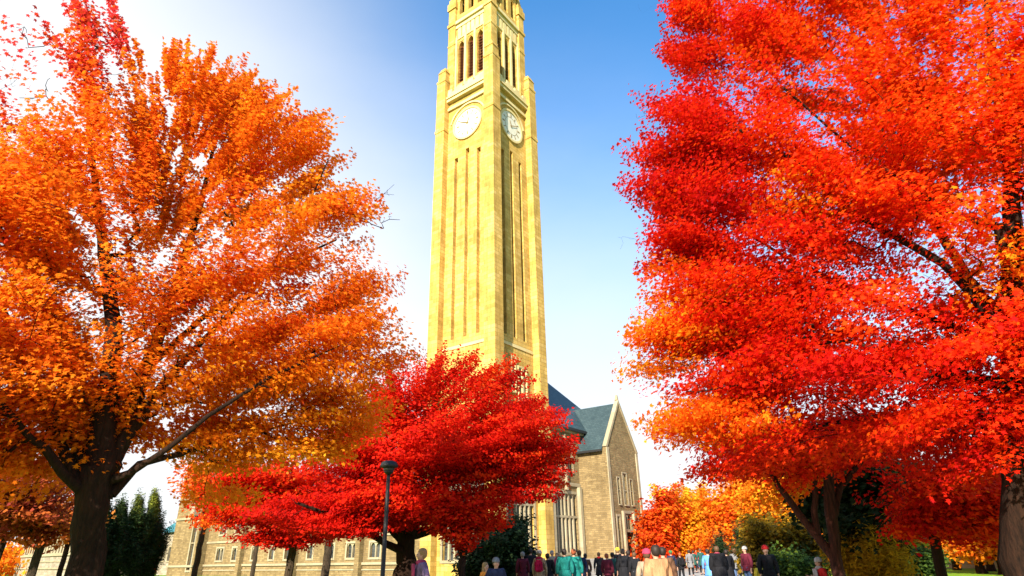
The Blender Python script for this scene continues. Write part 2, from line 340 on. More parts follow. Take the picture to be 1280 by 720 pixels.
el = [
 E_(200, 330, 10.2, 170, 190, 2.4, tint=.50), E_(40, 400, 10.2, 130, 150, 2.2, tint=.50), E_(120, 250, 10.3, 90, 110, 1.8, tint=.42),
 E_(255, 170, 10.3, 75, 85, 1.5, tint=.50), E_(335, 215, 10.2, 85, 75, 1.4, tint=.55), E_(390, 190, 10, 40, 50, 1, tint=.52), E_(400, 290, 10, 75, 60, 1.3, tint=.56),
 E_(435, 360, 10, 55, 45, 1.2, w=3800, tint=.48), E_(448, 425, 10.2, 50, 42, 1.2, w=3800, tint=.50), E_(395, 470, 10.2, 90, 40, 1.2, w=5000, tint=.56), E_(330, 535, 10.5, 80, 26, 1, w=3400, tint=.70), E_(350, 400, 10, 110, 80, 1.7, w=11500, tint=.46), E_(270, 500, 10.2, 130, 50, 1.8, w=9500, tint=.50),
 E_(425, 505, 10.5, 58, 45, 1.1, w=5200, tint=.66), E_(395, 548, 10.7, 50, 26, .8, w=3200, tint=.64), E_(285, 566, 11, 66, 20, 1.1, w=1900, tint=.62, dens=.8), E_(252, 600, 11.2, 30, 26, .8, w=420, tint=.60, dens=.6),
 E_(60, 510, 10, 100, 60, 1.8, tint=.50), E_(-5, 585, 9.8, 75, 45, 1.4, tint=.42), E_(-80, 480, 10, 130, 170, 2.2, tint=.45), E_(-60, 250, 10.5, 110, 140, 1.8, tint=.40, dens=.7),
 E_(205, 125, 10.3, 50, 60, .9, w=4600, tint=.42), E_(255, 110, 10.3, 50, 50, .8, w=3400, tint=.45), E_(310, 150, 10.2, 50, 50, .8, w=3000, tint=.47), E_(160, 170, 10.2, 50, 50, .8, w=2600, tint=.40), E_(280, 130, 10.3, 50, 45, .9, w=3000, tint=.46), E_(350, 175, 10.2, 60, 45, .9, w=3200, tint=.48), E_(430, 250, 10, 45, 50, .9, w=2800, tint=.5), E_(112, 85, 9.9, 36, 60, .5, w=2000, tint=.12, dens=.7), E_(120, 30, 9.8, 24, 28, .4, w=600, tint=.05, dens=.6),
 E_(75, 60, 9.9, 25, 14, .3, w=350, tint=.08, dens=.5), E_(15, 150, 10.8, 40, 80, .8, w=2400, tint=.22, dens=.5), E_(5, 60, 10.8, 14, 45, .4, w=300, tint=.12, dens=.35),
 E_(60, 190, 10.3, 45, 35, .8, w=1500, tint=.32, dens=.7),
 E_(150, 45, 10.2, 10, 14, .3, w=160, tint=.1, dens=.5),
]
bare = [at(*p) for p in ((235, 40, 10.3), (28, 30, 10.5), (60, 100, 10.5), (365, 105, 10.2), (490, 232, 10), (498, 268, 10), (497, 335, 10), (96, -8, 9.8), (18, 95, 10.6), (290, 75, 10.4))]
make_tree('maple_tree', 'big orange maple with thick dark forked trunk and a spray of red leaves on top', 'tree', ground(107, 10.1),
          gl, el, L_orange, M['bark'], 2500, 82, .074, .33, .30, STAR, bare=bare, rtip=.0045, bough=(.40, .30, .14),
          holes=[(195, 602, 58, 34), (190, 575, 50, 20), (118, 640, 52, 62), (90, 310, 16, 9), (190, 325, 14, 10), (108, 420, 10, 8), (205, 480, 16, 8), (172, 495, 16, 26), (190, 620, 46, 50), (150, 560, 20, 24), (215, 345, 13, 12), (130, 320, 13, 12), (265, 235, 14, 8), (385, 345, 34, 7), (420, 392, 26, 6), (225, 515, 18, 8), (30, 305, 14, 10), (60, 560, 14, 24)])

# ------------------------------------------------------------------ big scarlet maple (right)
gr = [
 [(*ground(1275, 10.4)[:2], -.1, .26), (*at(1272, 700, 10.4), .17), (*at(1268, 600, 10.3), .15), (*at(1266, 480, 10.2), .14), (*at(1266, 400, 10.2), .13)],
 G_([(1266, 400, 10.2, .17), (1268, 320, 10.2, .13), (1262, 200, 10.2, .08), (1240, 60, 10.2, .05), (1225, -80, 10.2, .02)]),
 G_([(1266, 350, 10.2, .11), (1250, 285, 9.8, .07), (1190, 268, 10, .035), (1140, 235, 10.1, .025), (1060, 180, 10.2, .02), (980, 110, 9.2, .02)]),
 G_([(1265, 420, 10.2, .10), (1180, 330, 9.8, .04), (1060, 262, 9.6, .028), (1000, 205, 9.6, .022), (930, 165, 9.7, .016), (860, 120, 9.8, .010)]),
 G_([(1264, 440, 10.2, .09), (1170, 400, 10.8, .05), (1060, 360, 11, .04), (980, 320, 11, .03), (880, 260, 11, .015)]),
 G_([(1264, 480, 10.2, .10), (1190, 470, 9.8, .04), (1110, 462, 9.6, .028), (1010, 465, 9.6, .022), (930, 480, 9.6, .014), (870, 490, 9.7, .010)]),
 G_([(1266, 520, 10.2, .09), (1190, 520, 10.6, .055), (1090, 520, 11, .04), (980, 540, 11, .025)]),
 G_([(1266, 420, 10.2, .12), (1210, 350, 10.9, .08), (1140, 230, 11.4, .06), (1080, 80, 11.6, .04), (1030, -60, 11.6, .02)]),
 G_([(1270, 430, 10.2, .12), (1340, 340, 10.2, .08), (1420, 200, 10.2, .05)]),
 G_([(1270, 500, 10.2, .1), (1330, 460, 9.6, .07), (1420, 430, 9.3, .04)]),
]
er = [
 E_(1060, 200, 10.6, 180, 170, 2.3, tint=.55), E_(1040, 20, 10.6, 170, 110, 2.1, tint=.58), E_(1200, 120, 10.4, 140, 170, 2.4, tint=.66), E_(930, 50, 10.4, 80, 80, 1.5, tint=.40),
 E_(865, 30, 10.4, 30, 40, .6, tint=.30), E_(850, 130, 10.2, 45, 30, .8, tint=.22), E_(820, 128, 10.1, 22, 14, .4, w=500, tint=.2), E_(890, 210, 10.2, 70, 55, 1.3, tint=.26), E_(840, 232, 10, 38, 26, .7, tint=.18),
 E_(900, 290, 10.1, 80, 50, 1.4, tint=.28), E_(845, 310, 10, 34, 20, .6, tint=.25), E_(850, 365, 10.3, 44, 40, .8, tint=.78), E_(910, 385, 10.1, 85, 60, 1.4, tint=.42), E_(850, 435, 10.2, 44, 40, .7, w=2400, tint=.88),
 E_(900, 480, 10, 70, 40, 1.2, tint=.45), E_(870, 530, 10.2, 38, 32, .7, tint=.80), E_(940, 550, 10.2, 65, 40, 1.0, tint=.42), E_(915, 590, 10.3, 36, 16, .5, tint=.50),
 E_(1080, 400, 10.3, 150, 90, 2.0, tint=.40), E_(1060, 520, 10.4, 130, 55, 1.7, tint=.36), E_(1180, 540, 10.3, 90, 50, 1.5, tint=.34), E_(1190, 575, 10.6, 60, 22, .8, tint=.30), E_(1255, 590, 10.6, 40, 30, .6, w=900, tint=.35), E_(1060, 455, 9.4, 120, 16, .6, w=1500, tint=.35), E_(1130, 245, 9.2, 100, 20, .6, w=1500, tint=.5), E_(1215, 270, 9.0, 50, 26, .5, w=900, tint=.55), E_(1000, 470, 10, 110, 34, 1.2, w=5200, tint=.38), E_(960, 330, 10.2, 120, 60, 1.4, w=6000, tint=.36), E_(870, 180, 10.2, 62, 46, 1, w=4200, tint=.25), E_(860, 270, 10.2, 55, 40, .9, w=3200, tint=.26), E_(862, 410, 10.2, 50, 56, .8, w=3800, tint=.88), E_(880, 520, 10.2, 45, 40, .8, w=2800, tint=.84), E_(930, 430, 10.2, 80, 50, 1.2, w=4200, tint=.42),
 E_(1255, 335, 9.8, 46, 40, .8, w=2400, tint=.97), E_(1240, 90, 9.6, 50, 50, .8, w=1800, tint=.9), E_(1000, 250, 9.3, 40, 24, .5, w=700, tint=.85), E_(1240, 430, 10, 80, 60, 1.3, tint=.45), E_(1290, 560, 10, 50, 36, 1.2, tint=.35, dens=.7),
 E_(1390, 250, 10.3, 130, 230, 2.2, tint=.5, dens=.6), E_(1400, 500, 10, 110, 100, 1.6, tint=.45, dens=.6), E_(1180, -100, 10.6, 250, 90, 2.2, tint=.5, dens=.6),
]
make_tree('maple_tree', 'huge scarlet maple with its trunk at the far right edge, crown reaching towards the tower', 'tree', ground(1275, 10.4),
          gr, er, L_red, M['bark'], 3900, 90, .074, .36, .30, STAR, rtip=.004, bough=(.42, .34, .15), holes=[(1262, 690, 50, 50), (1100, 625, 70, 42), (1128, 42, 14, 12), (1155, 90, 12, 10), (1200, 90, 22, 10), (1240, 60, 26, 14), (1262, 285, 26, 30), (1180, 345, 16, 12), (1095, 500, 14, 10), (1262, 470, 20, 22)], bare=[at(*p) for p in ((770, 298, 10), (786, 130, 10.1), (790, 5, 10.3))])

# ------------------------------------------------------------------ crimson maples before the hall
def tree_simple(name, label, base, D, col, hfork, ells, lm, bm, ncl, per, size, r, group=None, nl=5, shape=KITE, spread=.4, flat=.25, cat='tree', **k):
    b = ground(base, D); c = np.mean([[e[0], e[1], e[2]] for e in ells], 0)
    g = [[(*b[:2], -.1, r*1.35), (b[0], b[1], .25, r*1.05), (b[0]+.05, b[1], hfork*.5, r*.9), (b[0]+.1, b[1], hfork, r*.85)]]
    for i in range(nl):
        e = ells[i % len(ells)]; t = np.array(e[:3]); f = np.array([b[0]+.1, b[1], hfork])
        mid = f+(t-f)*.5 + np.array([0, 0, .25]); g.append([(*f, r*.6), (*mid, r*.36), (*t, r*.15)])
    return make_tree(name, label, cat, b, g, ells, lm, bm, ncl, per, size, spread, flat, shape, group, **k)
DA = 22
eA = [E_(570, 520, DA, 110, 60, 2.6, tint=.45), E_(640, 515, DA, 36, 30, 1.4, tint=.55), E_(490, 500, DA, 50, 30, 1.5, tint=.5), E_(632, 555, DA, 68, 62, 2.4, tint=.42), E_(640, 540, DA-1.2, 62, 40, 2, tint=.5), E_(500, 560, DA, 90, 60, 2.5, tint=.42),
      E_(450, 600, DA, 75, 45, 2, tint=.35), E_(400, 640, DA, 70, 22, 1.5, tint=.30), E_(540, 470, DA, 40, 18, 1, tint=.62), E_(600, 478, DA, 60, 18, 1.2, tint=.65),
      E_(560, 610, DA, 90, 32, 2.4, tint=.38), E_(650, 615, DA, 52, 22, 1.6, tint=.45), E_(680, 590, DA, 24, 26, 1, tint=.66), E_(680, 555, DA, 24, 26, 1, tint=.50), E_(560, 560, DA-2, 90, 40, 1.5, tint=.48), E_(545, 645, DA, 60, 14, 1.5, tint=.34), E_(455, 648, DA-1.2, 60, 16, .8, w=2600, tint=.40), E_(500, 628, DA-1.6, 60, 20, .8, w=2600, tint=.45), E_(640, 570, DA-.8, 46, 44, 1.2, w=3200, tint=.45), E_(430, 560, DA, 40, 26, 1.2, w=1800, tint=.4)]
gA = [[(*ground(505, DA)[:2], -.1, .62), (*at(506, 718, DA), .36), (*at(507, 690, DA), .28), (*at(508, 665, DA), .26)],
      G_([(508, 665, DA, .24), (502, 640, DA, .2), (505, 600, DA, .14), (520, 540, DA, .09)]),
      G_([(512, 665, DA, .24), (525, 635, DA, .2), (550, 600, DA, .14), (600, 550, DA, .08)]),
      G_([(507, 690, DA, .13), (490, 684, DA-.4, .11), (450, 660, DA-.6, .08), (410, 642, DA-.8, .06), (370, 628, DA-1, .04)]),
      G_([(507, 680, DA, .16), (495, 668, DA+.5, .14), (470, 640, DA+.8, .1), (440, 600, DA+1, .07)]),
      G_([(512, 670, DA, .18), (540, 662, DA+.3, .13), (600, 640, DA+.6, .08), (660, 610, DA+.6, .05)])]
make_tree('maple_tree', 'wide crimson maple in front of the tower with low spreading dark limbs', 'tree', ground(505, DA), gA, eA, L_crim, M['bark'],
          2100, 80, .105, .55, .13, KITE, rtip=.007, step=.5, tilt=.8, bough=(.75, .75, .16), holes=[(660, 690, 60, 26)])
DB = 27
tree_simple('maple_tree', 'bright red maple on a slim trunk between the orange maple and the lamp post', 362, DB, None, 2.2,
            [E_(330, 622, DB, 60, 42, 2, tint=.55), E_(288, 640, DB, 34, 26, 1.3, tint=.6), E_(400, 640, DB, 55, 35, 2, tint=.45), E_(320, 600, DB, 40, 24, 1.5, tint=.60), E_(370, 610, DB, 60, 40, 2, tint=.5), E_(350, 672, DB, 55, 10, 1.5, tint=.45)],
            L_crim, M['bark_grey'], 650, 72, .12, .16, spread=.55, flat=.22, rtip=.007, step=.5)
tree_simple('maple_tree', 'small crimson maple on a slim straight trunk beside the dark evergreen bush', 574, 20, None, 1.5,
            [E_(580, 638, 20, 36, 20, 1, tint=.55), E_(600, 652, 20, 26, 10, .8, tint=.6), E_(550, 643, 20, 28, 14, .8, tint=.5), E_(575, 656, 20, 20, 8, .6, tint=.55)],
            L_crim, M['bark'], 260, 36, .12, .115, spread=.4, flat=.25, rtip=.006, step=.4)

# slim trunks in front of the long hall, crowns merge into the others
for px, D, lean, lab in ((246, 30, 0, 'slim young maple beside the hall buttress, nearest the teal roof'), (318, 38, 0, 'thin young maple under the bright red crown, before the hall windows'),
                         (408, 34, .1, 'red maple with straight brown trunk directly left of the lamp post')):
    tree_simple('maple_tree', lab, px, D, None, 2.6, [E_(px+10, 628 if px > 250 else 606, D, 34, 22, 1.4, tint=.5 if px > 250 else .3), E_(px+25, 645, D, 30, 16, 1.2, tint=.45 if px > 250 else .2)],
                L_crim if px > 300 else L_gold, M['bark_grey'], 130, 30, .15, .12 if px < 400 else .2, spread=.5, rtip=.006, step=.5)
# dusky maple behind the orange one, far left
tree_simple('maple_tree', 'dusky red-brown maple behind the big orange maple, low crown at the left edge', 45, 24, None, 2.2,
            [E_(20, 625, 24, 70, 34, 2, tint=.40), E_(60, 640, 24, 42, 25, 1.5, tint=.55), E_(-40, 610, 24, 70, 50, 2, tint=.35), E_(80, 655, 24, 22, 16, 1, tint=.75, dens=.6), E_(30, 590, 25, 60, 30, 2, tint=.5)],
            L_mauve, M['bark_grey'], 480, 60, .12, .13, spread=.5, rtip=.007, step=.5)
tree_simple('maple_tree', 'thin dark-trunked young tree left of the thick orange maple trunk', 80, 34, None, 2.4,
            [E_(86, 640, 34, 24, 18, 1.2, tint=.8), E_(98, 655, 34, 16, 14, 1, tint=.7)], L_mauve, M['bark'], 90, 26, .16, .11, spread=.5, step=.5)
tree_simple('maple_tree', 'thin dark trunk with dusky leaves at the far left edge', -2, 32, None, 2.4,
            [E_(0, 640, 32, 34, 18, 1.2, tint=.4)], L_mauve, M['bark'], 90, 26, .16, .12, spread=.5, step=.5)

# ------------------------------------------------------------------ right middle distance
D1 = 13.5
g1 = [[(*ground(1048, D1)[:2], -.1, .15), (*at(1047, 715, D1), .105), (*at(1042, 670, D1), .095), (*at(1038, 640, D1), .10), (*at(1035, 600, D1), .09), (*at(1032, 540, D1), .08)],
      G_([(1046, 700, D1, .09), (1020, 668, D1, .075), (997, 640, D1, .065), (972, 605, D1, .055), (950, 560, D1, .05), (920, 520, D1, .03)]),
      G_([(1040, 655, D1, .08), (1050, 610, D1+.3, .06), (1090, 560, D1+.5, .04)]), G_([(1022, 668, D1, .07), (1018, 640, D1, .06), (1020, 590, D1, .04), (990, 560, D1, .03)])]
make_tree('maple_tree', 'red maple with a dark forked trunk beside the path, under the huge scarlet one', 'tree', ground(1048, D1), g1,
          [E_(960, 560, D1, 80, 30, 1.4, tint=.42), E_(1050, 550, D1+.5, 90, 34, 1.8, tint=.38), E_(1000, 580, D1, 60, 16, 1, tint=.45), E_(985, 612, D1+.5, 26, 10, .5, tint=.9, dens=.6)],
          L_red, M['bark_red'], 620, 60, .085, .40, .25, KITE, rtip=.004, step=.4)
tree_simple('maple_tree', 'leaning slim dark-trunked maple in front of the green lawn', 1166, 14, None, 2.0,
            [E_(1195, 612, 14, 48, 26, 1.1, tint=.36), E_(1205, 632, 14, 48, 26, 1.1, tint=.42), E_(1178, 640, 14, 26, 16, .7, tint=.25), E_(1228, 656, 14, 28, 14, .7, tint=.6)],
            L_red, M['bark'], 420, 70, .085, .095, spread=.40, rtip=.004, step=.4)
tree_simple('evergreen_tree', 'dark green broad tree with yellowing outer leaves behind the forked maple', 1070, 19, None, 1.4,
            [E_(1090, 620, 18, 46, 36, 1.5, tint=.26), E_(1070, 655, 18, 36, 28, 1.3, tint=.18), E_(1112, 605, 18, 34, 22, 1, tint=.5), E_(1130, 640, 18, 14, 30, .7, w=700, tint=.9, dens=.8), E_(1040, 640, 19, 30, 34, 1.2, tint=.15)],
            L_dark, M['bark'], 620, 50, .15, .2, spread=.4, flat=.7, step=.4)
def shrub(name, label, cat, px, D, ells, lm, ncl, per, size, shape=KITE, spread=.3, flat=.8, group=None, r=.05):
    return tree_simple(name, label, px, D, None, .25, ells, lm, M['bark_grey'], ncl, per, size, r, shape=shape, spread=spread, flat=flat, step=.3, cat=cat, group=group, jit=.05)
shrub('shrub', 'broad olive-brown shrub beside the path behind the person in a red hat', 'shrub', 972, 30, [E_(968, 678, 30, 34, 22, 1.4, tint=.42), E_(994, 684, 30, 26, 22, 1.2, tint=.32), E_(970, 705, 30, 42, 14, 1.2, tint=.3)], L_olive, 700, 42, .17, spread=.45)
shrub('shrub', 'low green-and-yellow shrub beneath the broad olive shrub', 'shrub', 988, 26, [E_(984, 708, 26, 24, 9, 1, tint=.5), E_(1004, 711, 26, 20, 8, 1, tint=.35)], L_green, 220, 40, .12)
shrub('weeping_shrub', 'domed golden-olive weeping shrub right of the forked maple trunk', 'shrub', 1100, 17, [E_(1092, 702, 17, 26, 20, .8, tint=.72), E_(1108, 708, 17, 20, 14, .7, tint=.76), E_(1072, 708, 17, 20, 14, .7, tint=.6), E_(1094, 686, 17, 14, 8, .5, tint=.85)], L_olive, 520, 46, .11, BLADE, .28)
shrub('shrub', 'blue-green leafy shrub at the edge of the lawn', 'shrub', 1135, 28, [E_(1146, 706, 28, 16, 8, .7, tint=.45), E_(1134, 702, 28, 12, 10, .6, tint=.3), E_(1160, 704, 28, 9, 8, .4, tint=.7)], L_green, 300, 36, .13)
shrub('conifer_shrub', 'narrow dark conifer beside the path, above the black-coated walkers', 'shrub', 929, 36, [E_(929, 700, 36, 11, 16, .6, tint=.2), E_(928, 680, 36, 8, 16, .5, tint=.2), E_(928, 668, 36, 4, 10, .25, tint=.25)], L_ever, 230, 40, .13, BLADE, .3)
shrub('conifer_shrub', 'squat dark conifer in front of the orange trees at the path', 'shrub', 901, 44, [E_(901, 688, 44, 9, 14, .6, tint=.2), E_(901, 678, 44, 6, 8, .4, tint=.2)], L_ever, 150, 40, .16, BLADE, .35)
shrub('evergreen_bush', 'large dark evergreen bush in front of the tower base', 'shrub', 622, 30, [E_(625, 690, 30, 34, 30, 1.6, tint=.15), E_(612, 705, 30, 36, 24, 1.5, tint=.12), E_(638, 670, 30, 16, 18, 1, tint=.2)], L_ever, 700, 46, .16, KITE, .4)

far = [  # px, D, ells(dx, y, rx, ry, tint), mat, label
 (822, 62, [(0, 660, 24, 34, .12), (8, 640, 18, 22, .2), (-6, 680, 16, 20, .08)], L_gold, 'red autumn tree against the gable wall'),
 (862, 66, [(0, 650, 38, 32, .72), (-8, 630, 30, 16, .85), (5, 675, 34, 24, .55), (10, 690, 30, 10, .25)], L_gold, 'bright yellow-orange tree at the end of the path'),
 (912, 58, [(0, 655, 36, 38, .46), (-10, 680, 30, 18, .36), (14, 630, 40, 30, .5), (40, 650, 30, 24, .6)], L_gold, 'orange tree behind the black-coated walkers'),
 (962, 50, [(0, 640, 42, 26, .55), (24, 630, 36, 22, .72), (0, 612, 50, 22, .5)], L_gold, 'orange and yellow tree above the olive shrub'),
 (1003, 34, [(0, 628, 24, 22, .85), (12, 610, 20, 14, .75), (-14, 640, 16, 12, .7)], L_gold, 'yellow tree between the limbs of the forked maple'),
 (1010, 46, [(0, 680, 30, 30, .4), (20, 660, 26, 26, .45)], L_gold, 'orange tree seen below the limb of the forked maple'),
 (1085, 34, [(0, 682, 30, 14, .55), (-14, 668, 16, 12, .5), (10, 660, 24, 14, .42)], L_gold, 'small orange tree above the golden weeping shrub'),
 (1130, 30, [(0, 688, 18, 12, .05), (10, 672, 26, 12, .5), (-6, 660, 20, 14, .6)], L_gold, 'dark red and gold bushy tree behind the blue-green shrub'),
 (1190, 55, [(0, 672, 30, 14, .65), (-22, 660, 26, 16, .7), (20, 655, 30, 18, .5)], L_gold, 'yellow-orange tree across the lawn'),
 (1221, 48, [(0, 680, 20, 13, .5), (0, 662, 26, 16, .4)], L_gold, 'leftmost of the three orange trees with dark trunks beyond the lawn'),
 (1233, 52, [(4, 676, 20, 14, .35), (6, 655, 26, 16, .4)], L_gold, 'middle of the three orange trees with dark trunks beyond the lawn'),
 (1247, 47, [(0, 682, 18, 12, .4), (8, 660, 26, 18, .3)], L_gold, 'rightmost of the three orange trees with dark trunks beyond the lawn'),
 (1300, 44, [(0, 660, 44, 34, .45), (-20, 640, 40, 30, .4)], L_gold, 'orange tree cut by the right edge of the view'),
 (1120, 70, [(0, 640, 60, 40, .5), (50, 640, 60, 36, .42), (-60, 640, 50, 40, .55)], L_gold, 'tall yellow-orange tree far behind the dark green one'),
 (1010, 75, [(0, 630, 60, 42, .4), (-60, 630, 50, 36, .5)], L_gold, 'tall orange tree far behind the olive shrub'),
 (1230, 75, [(0, 640, 60, 36, .4), (60, 640, 60, 40, .5)], L_gold, 'tall orange tree far beyond the lawn'),
]
for px, D, es, lm, lab in far:
    tree_simple('autumn_tree', lab, px, D, None, 1.6, [E_(px+dx, y, D, rx, ry, rx*D/FPX*.9, tint=t) for dx, y, rx, ry, t in es], lm, M['bark'],
                int(sum(rx*ry for _, _, rx, ry, _ in es)/5.5)+40, 26, .0045*D+.06, .011*D**.5+.16 if D < 50 else .22, group='autumn trees beyond the path', spread=.012*D+.1, flat=.5, step=.6, rtip=.009)
# far wood closing the view
P = []; T = []
for i in range(340):
    t = rng.random(); x = -150+t*300; y = 105+rng.random()*30-abs(x)*.15; hh = 5+4*noise.noise(Vector((x*.07, 0, 1)))+rng.random()*2
    if -95 < x < 8: hh *= .62
    n = 130; q = rng.normal(size=(n, 3))*np.array([2.6, 2, 1.6]); P.append(np.array([x, y, hh*.55])+q); T.append(np.full(n, .15+.7*rng.random())+rng.normal(size=n)*.1)
P = np.concatenate(P); P[:, 2] = np.abs(P[:, 2]); T = np.concatenate(T)
tag(leaf_mesh('treeline', P, rng.normal(size=(len(P), 3))+[0, 0, .5], .5+.5*rng.random(len(P)), T, L_gold, None), 'far line of autumn woods closing the horizon', 'wood', kind='stuff')

# evergreens left of the hall
for px, top, D, w, lab in ((128, 640, 26, 17, 'grey-green pruned evergreen directly right of the thick maple trunk'), (150, 646, 28, 17, 'dark evergreen column, shortest and middle of the row by the teal roof'),
                            (171, 636, 27, 13, 'dark evergreen column with yellow-green tip, second from the teal roof'), (191, 630, 28, 12, 'dark evergreen column with yellow-green tip, next to the teal roof')):
    w *= 1.05; es = [E_(px-2, 700, D, w, 20, .75, tint=.12), E_(px, 676, D, w*.95, 24, .7, tint=.15), E_(px+1, 660, D, w*.75, 18, .5, tint=.35), E_(px+2, (top+640)/2, D, w*.30, (655-top)/2, .22, w=240, tint=.85 if px > 160 else .5)]
    shrub('evergreen_tree', lab, 'tree', px-2, D, es, L_ever, 520, 50, .12, BLADE, .24, .9, r=.09, group='evergreens beside the hall')
# low hedge, bare shrub
hp = []; 
for i in range(260):
    t = rng.random(); b = ground(118+t*110, 22+rng.random()*1.2); hp.append(b+np.array([0, 0, .12+rng.random()*.35]))
hp = np.repeat(np.array(hp), 30, 0); hp = hp+rng.normal(size=hp.shape)*[.16, .16, .08]
tag(leaf_mesh('hedge', hp, rng.normal(size=hp.shape)+[0, 0, 1], .05+.05*rng.random(len(hp)), .35+rng.normal(size=len(hp))*.15, L_green, None), 'low clipped green hedge at the foot of the evergreen row', 'hedge')
b = ground(155, 21); brn = []; prn = []; rrn = []
def twig(p, d, L, r, k, pa):
    for j in range(4):
        p = p+d*L/4; d = d+rng.normal(size=3)*.13; d /= np.linalg.norm(d); brn.append(p); prn.append(pa); rrn.append(r*(1-j*.12)); pa = len(brn)-1
    if k:
        for s in range(3):
            e = d+rng.normal(size=3)*.5; e[2] = abs(e[2])*.8+.1; e /= np.linalg.norm(e); twig(p, e, L*.7, r*.62, k-1, pa)
brn.append(np.zeros(3)); prn.append(-1); rrn.append(.03)
for s in range(5):
    e = np.array([rng.normal()*.45, rng.normal()*.3, 1.0]); twig(np.zeros(3), e/np.linalg.norm(e), .55, .017, 2, 0)
sh = empty('bare_shrub', b, 0, label='leafless pale-stemmed shrub in front of the dark evergreens', cat='shrub')
tubes('stem', brn, prn, rrn, simple('pale_twig', (.32, .26, .18), .8), sh)

# ------------------------------------------------------------------ buildings (local frame: x runs to the right rear, y to the left rear)
C0 = np.array([-1.5557, 49.9758, 0.0]); TH = R_(54)
X = np.array([1.0, 0, 0]); Y = np.array([0, 1.0, 0]); Z = np.array([0, 0, 1.0])
def wall(mb, O, a, n, s0, s1, z0, z1, ops=(), depth=.4, backs=False):
    """outward face of a wall with real recessed openings (s0,s1,z0,z1)"""
    O = np.array(O, float); ss = sorted({s0, s1, *[q for o in ops for q in o[:2]]}); zs = sorted({z0, z1, *[q for o in ops for q in o[2:4]]})
    pt = lambda s, z, d=0: O+a*s+n*d+Z*z
    for i in range(len(ss)-1):
        for j in range(len(zs)-1):
            cs, cz = (ss[i]+ss[i+1])/2, (zs[j]+zs[j+1])/2
            if any(o[0] < cs < o[1] and o[2] < cz < o[3] for o in ops): continue
            mb.poly([pt(ss[i], zs[j]), pt(ss[i+1], zs[j]), pt(ss[i+1], zs[j+1]), pt(ss[i], zs[j+1])])
    for o in ops:
        c = [(o[0], o[2]), (o[1], o[2]), (o[1], o[3]), (o[0], o[3])]
        for k in range(4):
            p, q = c[k], c[(k+1) % 4]; mb.poly([pt(*p), pt(*p, -depth), pt(*q, -depth), pt(*q)])
        if backs: mb.poly([pt(*q, -depth) for q in c])
def window(parent, O, a, n, s0, s1, z0, z1, depth=.3, lights=2, transom=None, frame=None, bar=.09, surround=.16, sill=True, glass=None, name='window'):
    m = MB(); fr = frame or M['trim']
    e = surround
    if e:
        for q in ((s0-e, s0, z0-e, z1+e), (s1, s1+e, z0-e, z1+e), (s0, s1, z1, z1+e)): m.obox(O, a, n, q[0], q[1], -.1, .035, q[2], q[3])
        m.obox(O, a, n, s0, s1, -.1, .035 if not sill else .10, z0-e, z0)
    w = (s1-s0)
    for i in range(1, lights): c = s0+w*i/lights; m.obox(O, a, n, c-bar/2, c+bar/2, -depth+.02, -.06, z0, z1)
    if transom: m.obox(O, a, n, s0, s1, -depth+.015, -.055, transom-bar/2, transom+bar/2)
    for i in range(lights):   # pointed heads of each light
        a0 = s0+w*i/lights+(bar/2 if i else 0); a1 = s0+w*(i+1)/lights-(bar/2 if i < lights-1 else 0); hw = (a1-a0)/2
        for sx, sg in ((a0, 1), (a1, -1)):
            pts = [O+a*sx+n*(-depth+.03)+Z*(z1-hw*1.1), O+a*(sx+sg*hw*.25)+n*(-depth+.03)+Z*(z1-hw*.5), O+a*(sx+sg*hw)+n*(-depth+.03)+Z*z1, O+a*sx+n*(-depth+.03)+Z*z1]
            m.prism(pts, n*(depth-.1))
    f = m.build(name, fr, parent)
    g = MB(); g.obox(O, a, n, s0, s1, -depth-.06, -depth, z0, z1)
    g.build('pane', glass or M['glass'], f)
    return f

# ---- clock tower
tw = empty('clock_tower', C0, TH, label='tall yellow limestone clock tower with belfry rising above the crimson maple', cat='clock tower')
S = 8.1; IN = .75; PW = 1.25
faces = [(np.array([0, 0, 0.]), Y, -X), (np.array([0, 0, 0.]), X, -Y), (np.array([S, 0, 0.]), Y, X), (np.array([0, S, 0.]), X, Y)]
m = MB()
for fi, (O, a, n) in enumerate(faces):
    Ow = O - n*IN; c = S/2
    ops = [(c-1.55-.25, c-1.55+.25, 20, 40.4), (c-.25, c+.25, 20, 41.0), (c+1.55-.25, c+1.55+.25, 20, 40.4)]
    if fi == 1: ops += [(c-.2+.3, c+.65, 14.2, 17.6), (c+.85, c+1.4, 13.6, 16.8)]
    low = [(c-2.2, c+2.2, 1.2, 8.6)] if fi in (0, 1) else []
    wall(m, Ow, a, n, PW-.01, S-PW+.01, 0, 48.2, ops[:3]+low, .45, backs=True)
    if fi == 1: pass
m.build('shaft_wall', M['tower'], tw)
for cx, cy in ((0, 0), (S-PW, 0), (0, S-PW), (S-PW, S-PW)):
    m = MB(); m.box(cx, cx+PW, cy, cy+PW, 0, 51.2); m.obox((cx, cy, 0), X, Y, -.05, PW+.05, -.05, PW+.05, 51.2, 51.5)
    m.obox((cx, cy, 0), X, Y, .08, PW-.08, .08, PW-.08, 51.5, 52.7)
    m.obox((cx, cy, 0), X, Y, .02, PW-.02, .02, PW-.02, 52.7, 53.5, .32)
    for q in (11.5, 44.2): m.obox((cx, cy, 0), X, Y, -.06, PW+.06, -.06, PW+.06, q, q+.35)
    m.build('corner_pier', M['tower'], tw)
m = MB()
